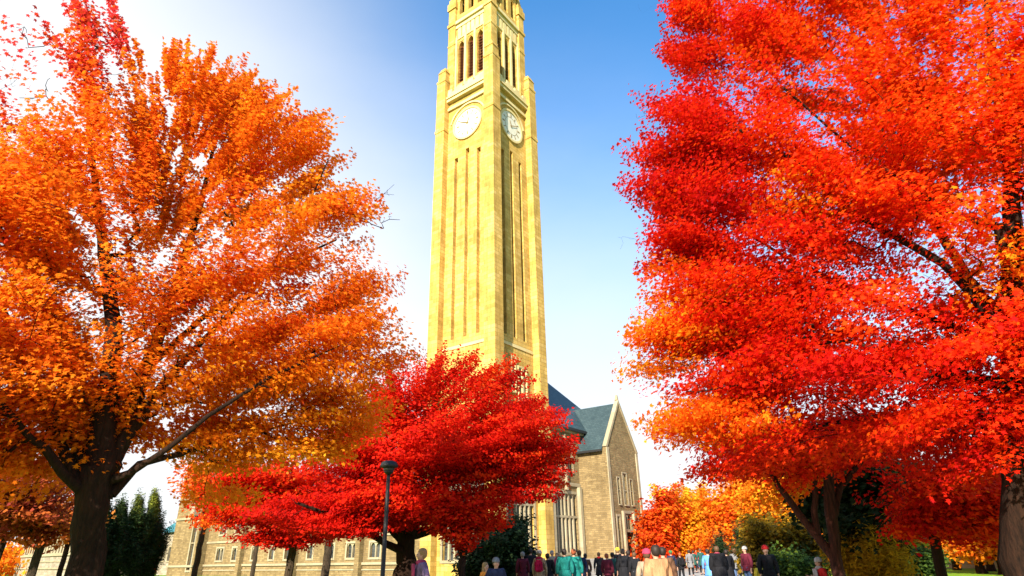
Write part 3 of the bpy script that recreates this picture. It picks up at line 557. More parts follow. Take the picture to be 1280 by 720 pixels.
for O, a, n in faces:
    Ow = O-n*IN
    m = MB()
    for z0, z1, d in ((47.1, 47.4, .22), (47.4, 47.6, .12)): m.obox(Ow, a, n, PW, S-PW, .0, d, z0, z1)
    m.build('string_course', M['tower_trim'], tw); m = MB(); m.obox(Ow, a, n, PW, S-PW, .0, .08, 19.0, 19.3); m.build('string_course', M['tower_trim'], tw); m = MB()
    for z0, z1, d in ((48.2, 48.6, .42), (48.6, 48.8, .55)): m.obox(Ow, a, n, PW, S-PW, .0, d, z0, z1)
    m.obox(Ow, a, n, PW, S-PW, -.1, .30, 48.8, 49.5)
    for k in range(4): s = PW+.35+k*1.55; m.obox(Ow, a, n, s, s+.75, -.1, .28, 49.5, 50.0)
    m.build('cornice', M['tower_trim'], tw)
for fi, (O, a, n) in enumerate(faces):
    Ow = O-n*IN; cz = 44.3; cs = S/2; rr = 1.78
    ring = MB(); sg = 40
    for i in range(sg):
        t0, t1 = 2*math.pi*i/sg, 2*math.pi*(i+1)/sg
        q = [Ow+a*(cs+math.cos(t)*r)+Z*(cz+math.sin(t)*r) for t, r in ((t0, rr), (t1, rr), (t1, rr+.24), (t0, rr+.24))]; ring.prism(q, n*.16)
    for i in range(16):                                  # pointed hood mould above the dial
        t0, t1 = math.pi*(.08+.84*i/16), math.pi*(.08+.84*(i+1)/16)
        q = [Ow+a*(cs+math.cos(t)*r)+Z*(cz+.15+math.sin(t)*r) for t, r in ((t0, 2.35), (t1, 2.35), (t1, 2.55), (t0, 2.55))]; ring.prism(q, n*.12)
    cf = MB(); cf.prism([Ow+a*(cs+math.cos(2*math.pi*i/48)*rr)+Z*(cz+math.sin(2*math.pi*i/48)*rr) for i in range(48)], n*.07)
    dial = cf.build('clock_face', M['clock'], tw); ring.build('clock_surround', M['tower_trim'], dial)
    tk = MB()
    for i in range(12):
        t = math.pi*i/6; u = a*math.cos(t)+Z*math.sin(t); w = -a*math.sin(t)+Z*math.cos(t)
        L = .36; o = Ow+a*cs+Z*cz+n*.07; wd = .055 if i % 3 else .085
        tk.prism([o+u*1.18-w*wd, o+u*(1.18+L)-w*wd, o+u*(1.18+L)+w*wd, o+u*1.18+w*wd], n*.02)
    for i in range(40):
        t0, t1 = 2*math.pi*i/40, 2*math.pi*(i+1)/40; tk.prism([o+a*math.cos(t)*r+Z*math.sin(t)*r for t, r in ((t0, 1.06), (t1, 1.06), (t1, 1.1), (t0, 1.1))], n*.015)
    tk.build('hour_mark', M['gilt'], dial)
    for nm, t, L, wd in (('hour_hand', math.pi*.62, .75, .07), ('minute_hand', math.pi*.15, 1.15, .05)):
        u = a*math.cos(t)+Z*math.sin(t); w = -a*math.sin(t)+Z*math.cos(t); h = MB(); o = Ow+a*cs+Z*cz+n*(.10 if nm == 'hour_hand' else .125)
        h.prism([o-u*.2-w*wd, o+u*L*.8-w*wd*.6, o+u*L, o+u*L*.8+w*wd*.6, o-u*.2+w*wd], n*.02); h.build(nm, M['gilt'], dial)
# small lancets low on the right face
for s0, s1, z0, z1 in ((3.2, 3.7, 14.8, 18.0), (4.25, 4.7, 14.0, 17.2), (4.95, 5.4, 14.0, 17.2)):
    window(tw, faces[1][0]-faces[1][2]*IN+faces[1][2]*.17, X, -Y, s0, s1, z0, z1, .14, 1, None, M['tower_trim'], surround=.14)
# entrance tracery at the tower foot
for fi in (0, 1):
    O, a, n = faces[fi]; window(tw, O-n*IN, a, n, S/2-2.2, S/2+2.2, 1.2, 8.6, .3, 7, 5.4, M['trim'], .18, .22)
# belfry
bi = .78; B = S-2*bi; bp = 1.05
for cx, cy in ((bi, bi), (S-bi-bp, bi), (bi, S-bi-bp), (S-bi-bp, S-bi-bp)):
    m = MB(); m.box(cx, cx+bp, cy, cy+bp, 48, 64.6); m.obox((cx, cy, 0), X, Y, -.12, bp+.12, -.12, bp+.12, 60.0, 60.45)
    m.obox((cx, cy, 0), X, Y, -.14, bp+.14, -.14, bp+.14, 62.8, 63.9); m.obox((cx, cy, 0), X, Y, .1, bp-.1, .1, bp-.1, 64.6, 67.4, .4)
    m.obox((cx, cy, 0), X, Y, -.05, bp+.05, -.05, bp+.05, 56.9, 57.15)
    m.build('belfry_pier', M['tower'], tw)
m = MB(); bops = []
for fi, (O, a, n) in enumerate(faces):
    Ow = O-n*(bi+.28); c = S/2; ops = [(c+(k-1)*1.42-.46, c+(k-1)*1.42+.46, 50.9, 57.2) for k in range(3)]
    up = [(c+(k-1)*1.42-.4, c+(k-1)*1.42+.4, 61.6, 64.6) for k in range(3)]
    wall(m, Ow, a, n, bi+bp-.01, S-bi-bp+.01, 48.2, 66, ops+up, .55)
    for q in ops+up:
        hw = (q[1]-q[0])/2
        for sx, sg in ((q[0], 1), (q[1], -1)):
            m.prism([Ow+a*sx+n*-.5+Z*(q[3]-.95), Ow+a*(sx+sg*hw*.3)+n*-.5+Z*(q[3]-.4), Ow+a*(sx+sg*hw)+n*-.5+Z*q[3], Ow+a*sx+n*-.5+Z*q[3]], n*.45)
m.poly([(bi+.3, bi+.3, 66), (S-bi-.3, bi+.3, 66), (S-bi-.3, S-bi-.3, 66), (bi+.3, S-bi-.3, 66)]); m.poly([(bi+.3, bi+.3, 49.2), (S-bi-.3, bi+.3, 49.2), (S-bi-.3, S-bi-.3, 49.2), (bi+.3, S-bi-.3, 49.2)])
m.poly([(0.6, .6, 48.25), (S-.6, .6, 48.25), (S-.6, S-.6, 48.25), (.6, S-.6, 48.25)])
m.build('belfry_wall', M['tower'], tw)
m = MB()
for O, a, n in faces:
    Ow = O-n*(bi+.28); c = S/2; m = MB()
    m.obox(Ow, a, n, bi+bp, S-bi-bp, 0, .4, 65.4, 66.2); m.build('cornice', M['tower_trim'], tw); m = MB()
    for z0, z1, d in ((57.6, 57.8, .1), (59.4, 59.95, .14), (59.95, 60.4, .36)): m.obox(Ow, a, n, bi+bp, S-bi-bp, 0, d, z0, z1)
    for k in range(4): s = c+(k-1.5)*1.42; m.obox(Ow, a, n, s-.14, s+.14, 0, .16, 50.2, 57.6); m.obox(Ow, a, n, s-.14, s+.14, 0, .16, 57.6, 58.3, .1)
    for k in range(6): s = c+(k-2.5)*.68; m.obox(Ow, a, n, s-.25, s+.25, 0, .06, 57.8, 59.4)
    m.obox(Ow, a, n, c-2.3, c+2.3, 0, .18, 50.0, 50.4)
    m.build('belfry_trim', M['tower_trim'], tw)
for fi, (O, a, n) in enumerate(faces):
    m = MB(); Ow = O-n*(bi+.28)
    for k in range(3):
        c = S/2+(k-1)*1.42
        for q in range(15):
            z = 50.4+q*.43; m.prism([Ow+a*(c-.46)-n*.25+Z*z, Ow+a*(c-.46)-n*.5+Z*(z+.28), Ow+a*(c-.46)-n*.5+Z*(z+.34), Ow+a*(c-.46)-n*.25+Z*(z+.06)], a*.92)
        m.obox(Ow, a, n, c-.46, c+.46, -.7, -.6, 50.4, 56.8)
    m.build('louvre', M['wood'], tw)

# ---- main hall beside the tower with its gabled wing
hall = empty('gabled_hall', C0, TH, label='tan stone hall with steep teal slate roof and gabled entrance wing, right of the tower', cat='building')
FY = .4; EV = 12.8; UE = 22; HW = 5.8; RI = 7
m = MB(); ops = [(8.9, 12.9, 1.6, 6.6), (9.3, 10.3, 8.6, 11.2), (11.5, 12.5, 8.6, 11.2)]
wall(m, np.array([0, FY, 0.]), X, -Y, S, UE, 0, EV, ops, .35)
m.obox((0, 0, 0), X, Y, S-.02, UE, FY+2*HW, FY+2*HW+.01, 0, EV)
wall(m, np.array([UE, 0, 0.]), Y, X, FY, FY+2*HW, 0, EV, [], .35)
m.build('wall', M['rubble'], hall)
Of = np.array([0, FY, 0.])
window(hall, Of, X, -Y, *ops[0], .32, 6, 4.6, M['trim'], .2, .25); window(hall, Of, X, -Y, *ops[1], .3, 2, 10, M['trim']); window(hall, Of, X, -Y, *ops[2], .3, 2, 10, M['trim'])
m = MB(); m.obox(Of, X, -Y, 8.15, 13.55, 0, .12, 7.3, 7.6); m.obox(Of, X, -Y, 8.15, 13.55, 0, .10, 1.0, 1.3); m.obox(Of, X, -Y, 8.15, UE-.1, 0, .25, EV-.55, EV-.25)
for s in (8.35, 13.15): m.obox(Of, X, -Y, s-.17, s+.25, 0, .35, 0, 7.25)
m.obox(Of, X, -Y, 10.8, 11.05, .01, .3, 6.9, 12.0)
m.build('string_course', M['trim'], hall)
rf = MB(); ov = .45; t = .16
e = [np.array(p, float) for p in ((3, FY-ov, EV-.1), (UE+ov, FY-ov, EV-.1), (UE+ov, FY+2*HW+ov, EV-.1), (3, FY+2*HW+ov, EV-.1), (3, FY+HW, EV+RI), (UE-HW, FY+HW, EV+RI))]
for dz in (0, -t):
    q = [p+Z*dz for p in e]; rf.poly([q[0], q[1], q[5], q[4]]); rf.poly([q[1], q[2], q[5]]); rf.poly([q[2], q[3], q[4], q[5]])
for i, j in ((0, 1), (1, 2), (2, 3)): rf.poly([e[i], e[j], e[j]-Z*t, e[i]-Z*t])
roof = rf.build('roof', M['slate'], hall)
gt = MB(); gt.obox((0, 0, 0), X, Y, S+.1, UE+ov, FY-ov-.12, FY-ov+.02, EV-.38, EV-.12); gt.build('gutter', M['iron'], roof)
# wing
WX0, WX1, WY = 13.6, 20.3, -2.72; WE = 11.0; AP = 15.6; WM = (WX0+WX1)/2
m = MB(); On = np.array([0, WY, 0.])
gops = [(WM-1.6, WM-1.1, 5.7, 8.1), (WM-.4, WM+.4, 5.7, 8.6), (WM+1.1, WM+1.6, 5.7, 8.1), (WM-.9, WM+.9, 0.9, 4.9), (WM-2.2, WM-1.7, 1.6, 4.6), (WM+1.7, WM+2.2, 1.6, 4.6), (WM-.3, WM+.3, 11.6, 12.8)]
wall(m, On, X, -Y, WX0, WX1, 0, WE, gops[:6], .35)
m.poly([(WX0, WY, WE), (WX1, WY, WE), (WM, WY, AP)])
wall(m, np.array([WX0, 0, 0.]), Y, -X, WY, FY, 0, WE, [], .35); wall(m, np.array([WX1, 0, 0.]), Y, X, WY, FY, 0, WE, [], .35)
m.build('wing_wall', M['rubble'], hall)
window(hall, On, X, -Y, *gops[0], .3, 1, 7.0, M['trim'], surround=.1); window(hall, On, X, -Y, *gops[1], .3, 2, 7.0, M['trim'], surround=.12); window(hall, On, X, -Y, *gops[2], .3, 1, 7.0, M['trim'], surround=.1)
window(hall, On, X, -Y, *gops[4], .3, 1, None, M['trim'], surround=.2); window(hall, On, X, -Y, *gops[5], .3, 1, None, M['trim'], surround=.2)
window(hall, On, X, -Y, WM-.9, WM+.9, 3.5, 4.9, .3, 2, None, M['trim'], surround=.25)
m = MB(); m.obox(On, X, -Y, WM-.9, WM+.9, -.34, -.28, 1.05, 3.25)
for k in range(6): m.obox(On, X, -Y, WM-.86+k*.3, WM-.86+k*.3+.03, -.285, -.26, 1.05, 3.2)
dr = m.build('door', M['doorwood'], hall); m = MB(); m.obox(On, X, -Y, WM+.06, WM+.12, -.27, -.2, 1.9, 2.3); m.obox(On, X, -Y, WM-.12, WM-.06, -.27, -.2, 1.9, 2.3); m.build('handle', M['iron'], dr)
m = MB()
m.prism([(WX0-.12, WY-.10, WE-.15), (WX0+.2, WY-.10, WE-.15), (WM, WY-.10, AP-.1), (WM, WY-.10, AP+.35)], Y*.42); m.prism([(WX1+.12, WY-.10, WE-.15), (WX1-.2, WY-.10, WE-.15), (WM, WY-.1, AP-.1), (WM, WY-.10, AP+.35)], Y*.42)
m.obox((WM, WY+.1, 0), X, Y, -.16, .16, -.16, .16, AP+.3, AP+.8, .06)
for s in (WX0+.003, WX1-.453): m.obox(On, X, -Y, s, s+.45, .0, .1, 0, WE-.2)
m.obox(On, X, -Y, WX0+.46, WX1-.46, 0, .14, .55, .8)
m.obox((WX0, 0, 0), Y, -X, WY, FY, 0, .1, .55, .8)
for s in (WM-1.25, WM+1.25-.3): m.obox(On, X, -Y, s, s+.3, .0, .22, .8, 5.1)
m.build('coping', M['trim'], hall)
rf = MB(); yb = FY+4.2
for sx, xe in ((-1, WX0), (1, WX1)):
    a0 = np.array([xe+sx*.35, WY+.32, WE-.42]); a1 = np.array([xe+sx*.35, yb, WE-.42]); b0 = np.array([WM, WY+.32, AP-.02]); b1 = np.array([WM, yb, AP-.02])
    rf.prism([a0, b0, b0-Z*.16, a0-Z*.16], a1-a0)
wr = rf.build('wing_roof', M['slate'], hall)
gt = MB(); gt.obox((0, 0, 0), X, Y, WX0-.5, WX0-.34, WY+.35, FY, WE-.62, WE-.44); gt.build('gutter', M['iron'], wr)
# terrace and steps
m = MB()
st = [(2.0+.0, 13.3, -1.9-.38*k, -.0, 1.05-.15*k) for k in range(7)]
for k in range(7): m.box(3.0-.3*k, 13.3, -3.4-.42*k, .0 if k == 0 else -3.4-.42*(k-1)+.0, 0, 1.05-.15*k)
m.build('stone_steps', simple('step_stone', (.36, .34, .30), .85, .12, 3), None)
so = bpy.data.objects['stone_steps']; so.location = tuple(C0); so.rotation_euler = (0, 0, TH); tag(so, 'broad grey stone steps up to the entrance between tower and gabled wing', 'steps')

# ---- long range running left from the tower
lr = empty('stone_hall', C0, TH, label='long low tan stone hall with pale window frames behind the red maples', cat='building')
m = MB(); y0, y1 = S+.0, 42.0; WZ = 7.2; ops = []
yy = y0+2
while yy < y1-2: 
    ops.append((yy, yy+1.3 if int(yy*3) % 2 else yy+.75, 1.55, 2.75)); yy += 3.15
up = [(a_, b_, 4.2, 5.9) for a_, b_, _, _ in ops]
Ol = np.array([.35, 0, 0.])
wall(m, Ol, Y, -X, y0, y1, 0, WZ, ops+up, .3)
m.build('wall', M['rubble'], lr)
for i, q in enumerate(ops+up): window(lr, Ol, Y, -X, *q, .25, 2 if q[1]-q[0] > 1 else 1, None, M['trim'], .1, .18)
m = MB(); m.obox(Ol, Y, -X, y0, y1, 0, .12, 3.3, 3.5); m.obox(Ol, Y, -X, y0, y1, 0, .15, .95, 1.15); m.obox(Ol, Y, -X, y0, y1, 0, .10, .5, .6); m.obox(Ol, Y, -X, y0, y1, 0, .2, WZ-.3, WZ-.03)
m.build('string_course', M['trim'], lr)
m = MB(); 
for yy in np.arange(y0+7.6, y1, 9.45): m = MB(); m.obox(Ol, Y, -X, yy-.3, yy+.3, 0, .5, 0, 4.6); m.obox(Ol, Y, -X, yy-.3, yy+.3, 0, .3, 4.6, 6.2); m.build('buttress', M['rubble'], lr)
rf = MB(); rf.prism([(.35-.4, 0, WZ-.05), (5.2, 0, WZ+3.6), (10.4, 0, WZ-.05), (10.4, 0, WZ-.2), (5.2, 0, WZ+3.4), (-.05, 0, WZ-.2)], Y*1)
for k in range(len(rf.v)): x_, y_, z_ = rf.v[k]; rf.v[k] = (x_, y0 if y_ < .5 else y1, z_)
rf.build('roof', M['slate'], lr)
# pavilion at its end with stepped buttress
pv = empty('stone_pavilion', C0, TH, label='tall tan stone end block with slim corner buttress, beside the evergreens', cat='building')
PV0, PV1 = 42.0, 47.6; m = MB(); Op = np.array([-.9, 0, 0.]); pops = [(43.8, 45.0, 3.8, 7.6), (43.9, 44.9, 1.2, 2.8)]
pops = [(42.55, 43.35, .6, 5.6)]
wall(m, Op, Y, -X, PV0, PV1, 0, 11.3, pops, .3); wall(m, np.array([0, PV0, 0.]), X, -Y, -.9, 7, 0, 11.3, [], .3); wall(m, np.array([0, PV1, 0.]), X, Y, -.9, 7, 0, 11.3, [], .3)
m.poly([(7, PV0, 0), (7, PV1, 0), (7, PV1, 11.3), (7, PV0, 11.3)])
m.build('wall', M['rubble'], pv); window(pv, Op, Y, -X, *pops[0], .25, 1, 3.4, M['trim'], .1, .2)
m = MB(); m.obox(Op, Y, -X, 42.5, 43.3, 0, .7, 6.3, 11.0); m.obox(Op, Y, -X, 42.58, 43.22, 0, .5, 11, 13.2, .12); m.build('buttress', M['greystone'], pv)
for z_ in (.9, 5.95, 9.5):
    m = MB(); m.obox(Op, Y, -X, PV0 if z_ < 9 else 43.4, PV1, 0, .15, z_, z_+.23); m.build('string_course', M['trim'], pv)
rf = MB(); rf.box(-.88, 6.98, PV0+.02, PV1-.02, 11.0, 11.1); rf.build('roof', M['slate'], pv)
m = MB(); m.obox(Op, Y, -X, PV0-.05, PV1+.05, -.4, .12, 11.3, 11.55); m.build('coping', M['trim'], pv)
# teal-roofed annex
an = empty('teal_roofed_annex', C0, TH, label='low grey annex with bright teal roof between the evergreens and the stone end block', cat='building')
m = MB(); Oa = np.array([1.5, 0, 0.]); aops = [(48.6+k*1.7, 49.6+k*1.7, 1.6, 3.2) for k in range(4)]; wall(m, Oa, Y, -X, 47.65, 55, 0, 4.9, aops, .25); m.obox((0, 0, 0), X, Y, 1.6, 9, 54.9, 55, 0, 4.9); m.build('wall', M['greystone'], an)
for q in aops: window(an, Oa, Y, -X, *q, .2, 2, None, M['trim'], .08, .12)
rf = MB(); rf.prism([(1.0, 47.66, 4.9), (5.0, 47.66, 7.6), (9.4, 47.66, 4.9)], Y*7.8); rf.build('roof', M['teal'], an)

# ---- pale arcaded building at the far left
A = np.array([-74.0, 98, 0]); Bq = np.array([-53.0, 79.3, 0]); dv = Bq-A; L = np.linalg.norm(dv); ang = math.atan2(dv[1], dv[0])
ar = empty('arcaded_building', A, ang, label='pale stone building with an arcade above banded walls, behind the left-hand tree trunks', cat='building')
m = MB(); O = np.zeros(3); wall(m, O, X, -Y, 0, L, 0, 2.6, [], .3); m.obox(O, X, Y, 0, L, 5.6, 6.0, 0, 6.6); m.build('wall', M['greystone'], ar)
m = MB(); 
for z0, z1, d in ((.9, 1.1, .15), (1.75, 1.9, .1), (2.45, 2.7, .2)): m.obox(O, X, -Y, 0, L, 0, d, z0, z1)
m.obox(O, X, Y, 0, L, 0, .6, 2.7, 2.8)
m.build('ledge', M['trim'], ar)
n_ = int(L/1.3)
for k in range(n_):
    m = MB(); m.lathe([(.17, 0), (.17, .12), (.11, .2), (.10, 2.2), (.17, 2.35), (.2, 2.5)], (.5+k*1.3, .3, 2.8), 8); m.build('column', M['trim'], ar)
m = MB(); m.obox(O, X, Y, 0, L, 0, 5.6, 5.3, 5.9); m.obox(O, X, Y, 0, L, 2.2, 5.6, 2.7, 5.3); m.obox(O, X, Y, 0, L, .05, 5.5, 5.9, 6.7); m.build('upper_wall', M['trim'], ar)
rf = MB(); rf.box(-.3, L+.1, -.25, 6, 6.7, 6.95); rf.build('roof', M['slate'], ar)

# ------------------------------------------------------------------ low wall beyond lawn
wl = MB(); a_ = ground(1165, 60); b_ = ground(1360, 54); d_ = b_-a_; Lw = np.linalg.norm(d_); dn = d_/Lw; nn = np.array([dn[1], -dn[0], 0])
wl.obox((0, 0, 0), dn, nn, 0, Lw, -.2, .2, 0, .8); wl.obox((0, 0, 0), dn, nn, -.1, Lw+.1, -.27, .27, .8, .95)
w_ = wl.build('garden_wall', stone('pinkish_stone', (.40, .28, .19), (.46, .33, .23), (.5, .37, .26), (.36, .27, .2), .6, .25, .015), None); w_.location = tuple(a_); tag(w_, 'low pinkish stone wall beyond the bright green lawn', 'wall')

# ------------------------------------------------------------------ ground, path
def mat_lawn():
    t = NT('lawn_grass'); ob = t.n('ShaderNodeTexCoord').outputs['Object']; n = t.noise(ob, 2.2, 6, .7); n2 = t.noise(ob, .12, 3)
    c = t.ramp(n, [(.3, (.09, .17, .012)), (.7, (.20, .34, .02))]); c = t.mix(.5, c, t.ramp(n2, [(.3, (.7, .8, .5)), (.7, (1.2, 1.2, 1.1))]), 'MULTIPLY')
    lf = t.noise(ob, 14, 2); c = t.mix(t.ramp(lf, [(.66, (0, 0, 0)), (.70, (1, 1, 1))]), c, (.35, .09, .02)); return t.surf(c, .9, n, .6, .05, .1)
def mat_path():
    t = NT('path_paving'); ob = t.n('ShaderNodeTexCoord').outputs['Object']; br = t.n('ShaderNodeTexBrick'); t.l(ob, br.inputs['Vector'])
    for k, q in (('Scale', 1.0), ('Mortar Size', .01), ('Brick Width', 1.5), ('Row Height', 1.5)): br.inputs[k].default_value = q
    br.inputs['Color1'].default_value = (.30, .30, .29, 1); br.inputs['Color2'].default_value = (.36, .355, .34, 1); br.inputs['Mortar'].default_value = (.15, .15, .14, 1)
    n = t.noise(ob, 3, 6, .7); c = t.mix(.5, br.outputs['Color'], t.ramp(n, [(.3, (.7, .7, .7)), (.7, (1.15, 1.15, 1.15))]), 'MULTIPLY'); return t.surf(c, .85, n, .2, .01)
m = MB(); N = 24
for i in range(N):
    for j in range(N):
        x0, x1 = -1500+3000*i/N, -1500+3000*(i+1)/N; y0_, y1_ = -1200+3000*j/N, -1200+3000*(j+1)/N; m.poly([(x0, y0_, 0), (x1, y0_, 0), (x1, y1_, 0), (x0, y1_, 0)])
g = m.build('ground', mat_lawn(), None, fix=False); tag(g, 'green lawn with scattered fallen leaves', 'ground', kind='structure')
pm = mat_path(); m = MB()
cl = [((-2, -25), 3.4), ((0, 0), 3.4), ((3, 16), 3.4), ((8.0, 34), 3.3), ((15.5, 58), 3.2), ((26, 84), 3.0), ((44, 130), 3)]
Lp = []; Rp = []
for i, (c, w) in enumerate(cl):
    a = np.array(cl[max(0, i-1)][0], float); b = np.array(cl[min(len(cl)-1, i+1)][0], float); d = (b-a)/np.linalg.norm(b-a); nr = np.array([d[1], -d[0]]); Lp.append(np.array(c)-nr*w); Rp.append(np.array(c)+nr*w)
for i in range(len(cl)-1): m.poly([(*Lp[i], .012), (*Rp[i], .012), (*Rp[i+1], .012), (*Lp[i+1], .012)])
p_ = m.build('path', pm, None, fix=False); tag(p_, 'light grey paved path leading away to the right', 'path', kind='structure')
m = MB(); m.poly([(-8, 30, .008), (6, 26, .008), (14, 52, .008), (12, 56, .008), (-7, 43, .008)]); pl = m.build('plaza', pm, None, fix=False); tag(pl, 'grey paved forecourt before the steps', 'path', kind='structure')
for nm, pts, sg in (('kerb', Lp, -1), ('kerb', Rp, 1)):
    m = MB()
    for i in range(len(pts)-1):
        a = np.array([*pts[i], 0]); b = np.array([*pts[i+1], 0]); d = b-a; Lk = np.linalg.norm(d); d /= Lk; n = np.array([d[1], -d[0], 0])*sg; m.obox(a, d, n, 0, Lk, 0.003, .13, -.02, .07)
    k_ = m.build(nm, M['trim'], None); tag(k_, 'pale stone edging of the path', 'kerb', kind='structure')
# fallen leaves on the grass and path
n = 9000; rad_ = rng.random(n)**.6*42; an_ = R_(20)+rng.random(n)*R_(140); P = np.stack([rad_*np.cos(an_), rad_*np.sin(an_), .02+rng.random(n)*.03], 1)
tag(leaf_mesh('fallen_leaves', P, rng.normal(size=(n, 3))*.25+[0, 0, 1], .06+.06*rng.random(n), .2+.6*rng.random(n), L_gold, None, STAR), 'fallen maple leaves scattered over grass and path', 'leaves', kind='stuff')

# ------------------------------------------------------------------ lamp post
lp = empty('lamp_post', ground(480, 17.5), 0, label='black lamp post with a flat disc-shaped head in front of the crimson maple', cat='lamp post')
zt = at(487, 582, 17.5)[2]
m = MB(); m.lathe([(.14, 0), (.14, .08), (.11, .14), (.10, .7), (.085, .8), (.06, .85), (.052, zt-.5), (.045, zt-.22)], seg=16); m.build('post', M['iron'], lp, True)
m = MB(); m.lathe([(.06, zt-.24), (.13, zt-.18), (.13, zt-.14), (.10, zt-.10), (.10, zt-.02)], seg=16); m.build('collar', M['iron'], lp)
m = MB(); m.lathe([(.02, zt+.14), (.14, zt+.12), (.20, zt+.08), (.245, zt+.01), (.235, zt-.05), (.15, zt-.07), (.03, zt-.06)], seg=20); m.build('lamp_head', M['iron'], lp, True)
m = MB(); m.lathe([(.15, zt-.13), (.16, zt-.10), (.15, zt-.065)], seg=16); m.build('diffuser', simple('lamp_glass', (.05, .05, .045), .3, .05), lp)

# ------------------------------------------------------------------ people
def cm(name, col, rough=.85):
    t = NT(name); tc = t.n('ShaderNodeTexCoord').outputs['Object']; mp = t.n('ShaderNodeMapping'); mp.inputs['Scale'].default_value = (1, 1, .45); t.l(tc, mp.inputs[0])
    n = t.noise(mp.outputs[0], 9, 3, .5); c = t.ramp(n, [(.3, tuple(x*.7 for x in col)), (.7, tuple(min(1, x*1.2) for x in col))]); return t.surf(c, rough, n, .9, .06, .15)
cloth = {k: cm('cloth_'+k, c) for k, c in dict(black=(.012, .012, .015), navy=(.018, .025, .06), purple=(.14, .09, .17), pink=(.35, .04, .09), hotpink=(.45, .01, .07), maroon=(.10, .012, .025), cream=(.30, .23, .16), beige=(.34, .26, .17),
     teal=(.01, .15, .135), tan=(.38, .20, .10), grey=(.16, .16, .17), blue=(.10, .27, .6), jean=(.07, .12, .24), white=(.36, .34, .32), red=(.5, .02, .02), yellow=(.62, .45, .04), green=(.04, .16, .06), orange=(.65, .22, .03), dkgreen=(.02, .07, .06), brown=(.12, .06, .035)).items()}
skin_m = simple('skin', (.46, .26, .18), .6, .1, 10)
hair = {k: simple('hair_'+k, c, .6, .3, 60) for k, c in dict(dark=(.02, .013, .01), brown=(.09, .045, .02), blonde=(.24, .145, .055), grey=(.22, .21, .20), red=(.24, .06, .02)).items()}
shoe_m = cm('shoe_leather', (.02, .018, .017), .5); eye_m = simple('eye', (.02, .015, .012), .3)
def skin(verts, edges, radii, root=0, sub=1):
    me = bpy.data.meshes.new('s'); me.from_pydata(verts, edges, []); o = bpy.data.objects.new('s', me); COL.objects.link(o)
    md = o.modifiers.new('k', 'SKIN'); md.use_smooth_shade = True; sv = me.skin_vertices[0].data
    for i, r in enumerate(radii): sv[i].radius = r if isinstance(r, tuple) else (r, r); sv[i].use_root = (i == root)
    ss = o.modifiers.new('s', 'SUBSURF'); ss.levels = sub; ss.render_levels = sub
    dg = bpy.context.evaluated_depsgraph_get(); out = bpy.data.meshes.new_from_object(o.evaluated_get(dg)); bpy.data.objects.remove(o); bpy.data.meshes.remove(me); return out
class Sk:
    def __init__(s): s.v = []; s.e = []; s.r = []
    def add(s, p, r, par=None): s.v.append(tuple(p)); s.r.append(r); (s.e.append((par, len(s.v)-1)) if par is not None else None); return len(s.v)-1
    def chain(s, pts, par):
        for p, r in pts: par = s.add(p, r, par)
        return par
def pose_pts(step, armL, armR, fem):
    """joint positions, facing -Y.  step: stride; arm: 'down','fwd','bent'"""
    J = {}; hw = .095 if not fem else .10; sw = .185 if not fem else .165
    for s, k in ((-1, 'R'), (1, 'L')):
        d = step*s
        J['hip'+k] = (s*hw, 0, .90); J['knee'+k] = (s*(hw+.01), -.10*d-.03*abs(step), .49); J['ank'+k] = (s*(hw+.005), -.30*d+(.10 if d < 0 else 0)*abs(step), .085+(.05*abs(step) if d < 0 else 0)); J['toe'+k] = (s*(hw+.03), J['ank'+k][1]-.15, .04)
        J['sho'+k] = (s*sw, .01, 1.415)
        a = armL if s > 0 else armR
        if a == 'down': J['elb'+k] = (s*(sw+.07), .03+.06*d, 1.13); J['wri'+k] = (s*(sw+.075), -.04+.14*d, .89); fd = (0, -.03, -1)
        elif a == 'pocket': J['elb'+k] = (s*(sw+.11), .08, 1.14); J['wri'+k] = (s*(sw+.02), -.07, .96); fd = (-s*.4, -.5, -.7)
        else: J['elb'+k] = (s*(sw+.08), -.02, 1.14); J['wri'+k] = (s*(sw-.03), -.25, 1.24); fd = (-s*.3, -.75, .45)
        J['fd'+k] = fd
    return J
_cache = {}
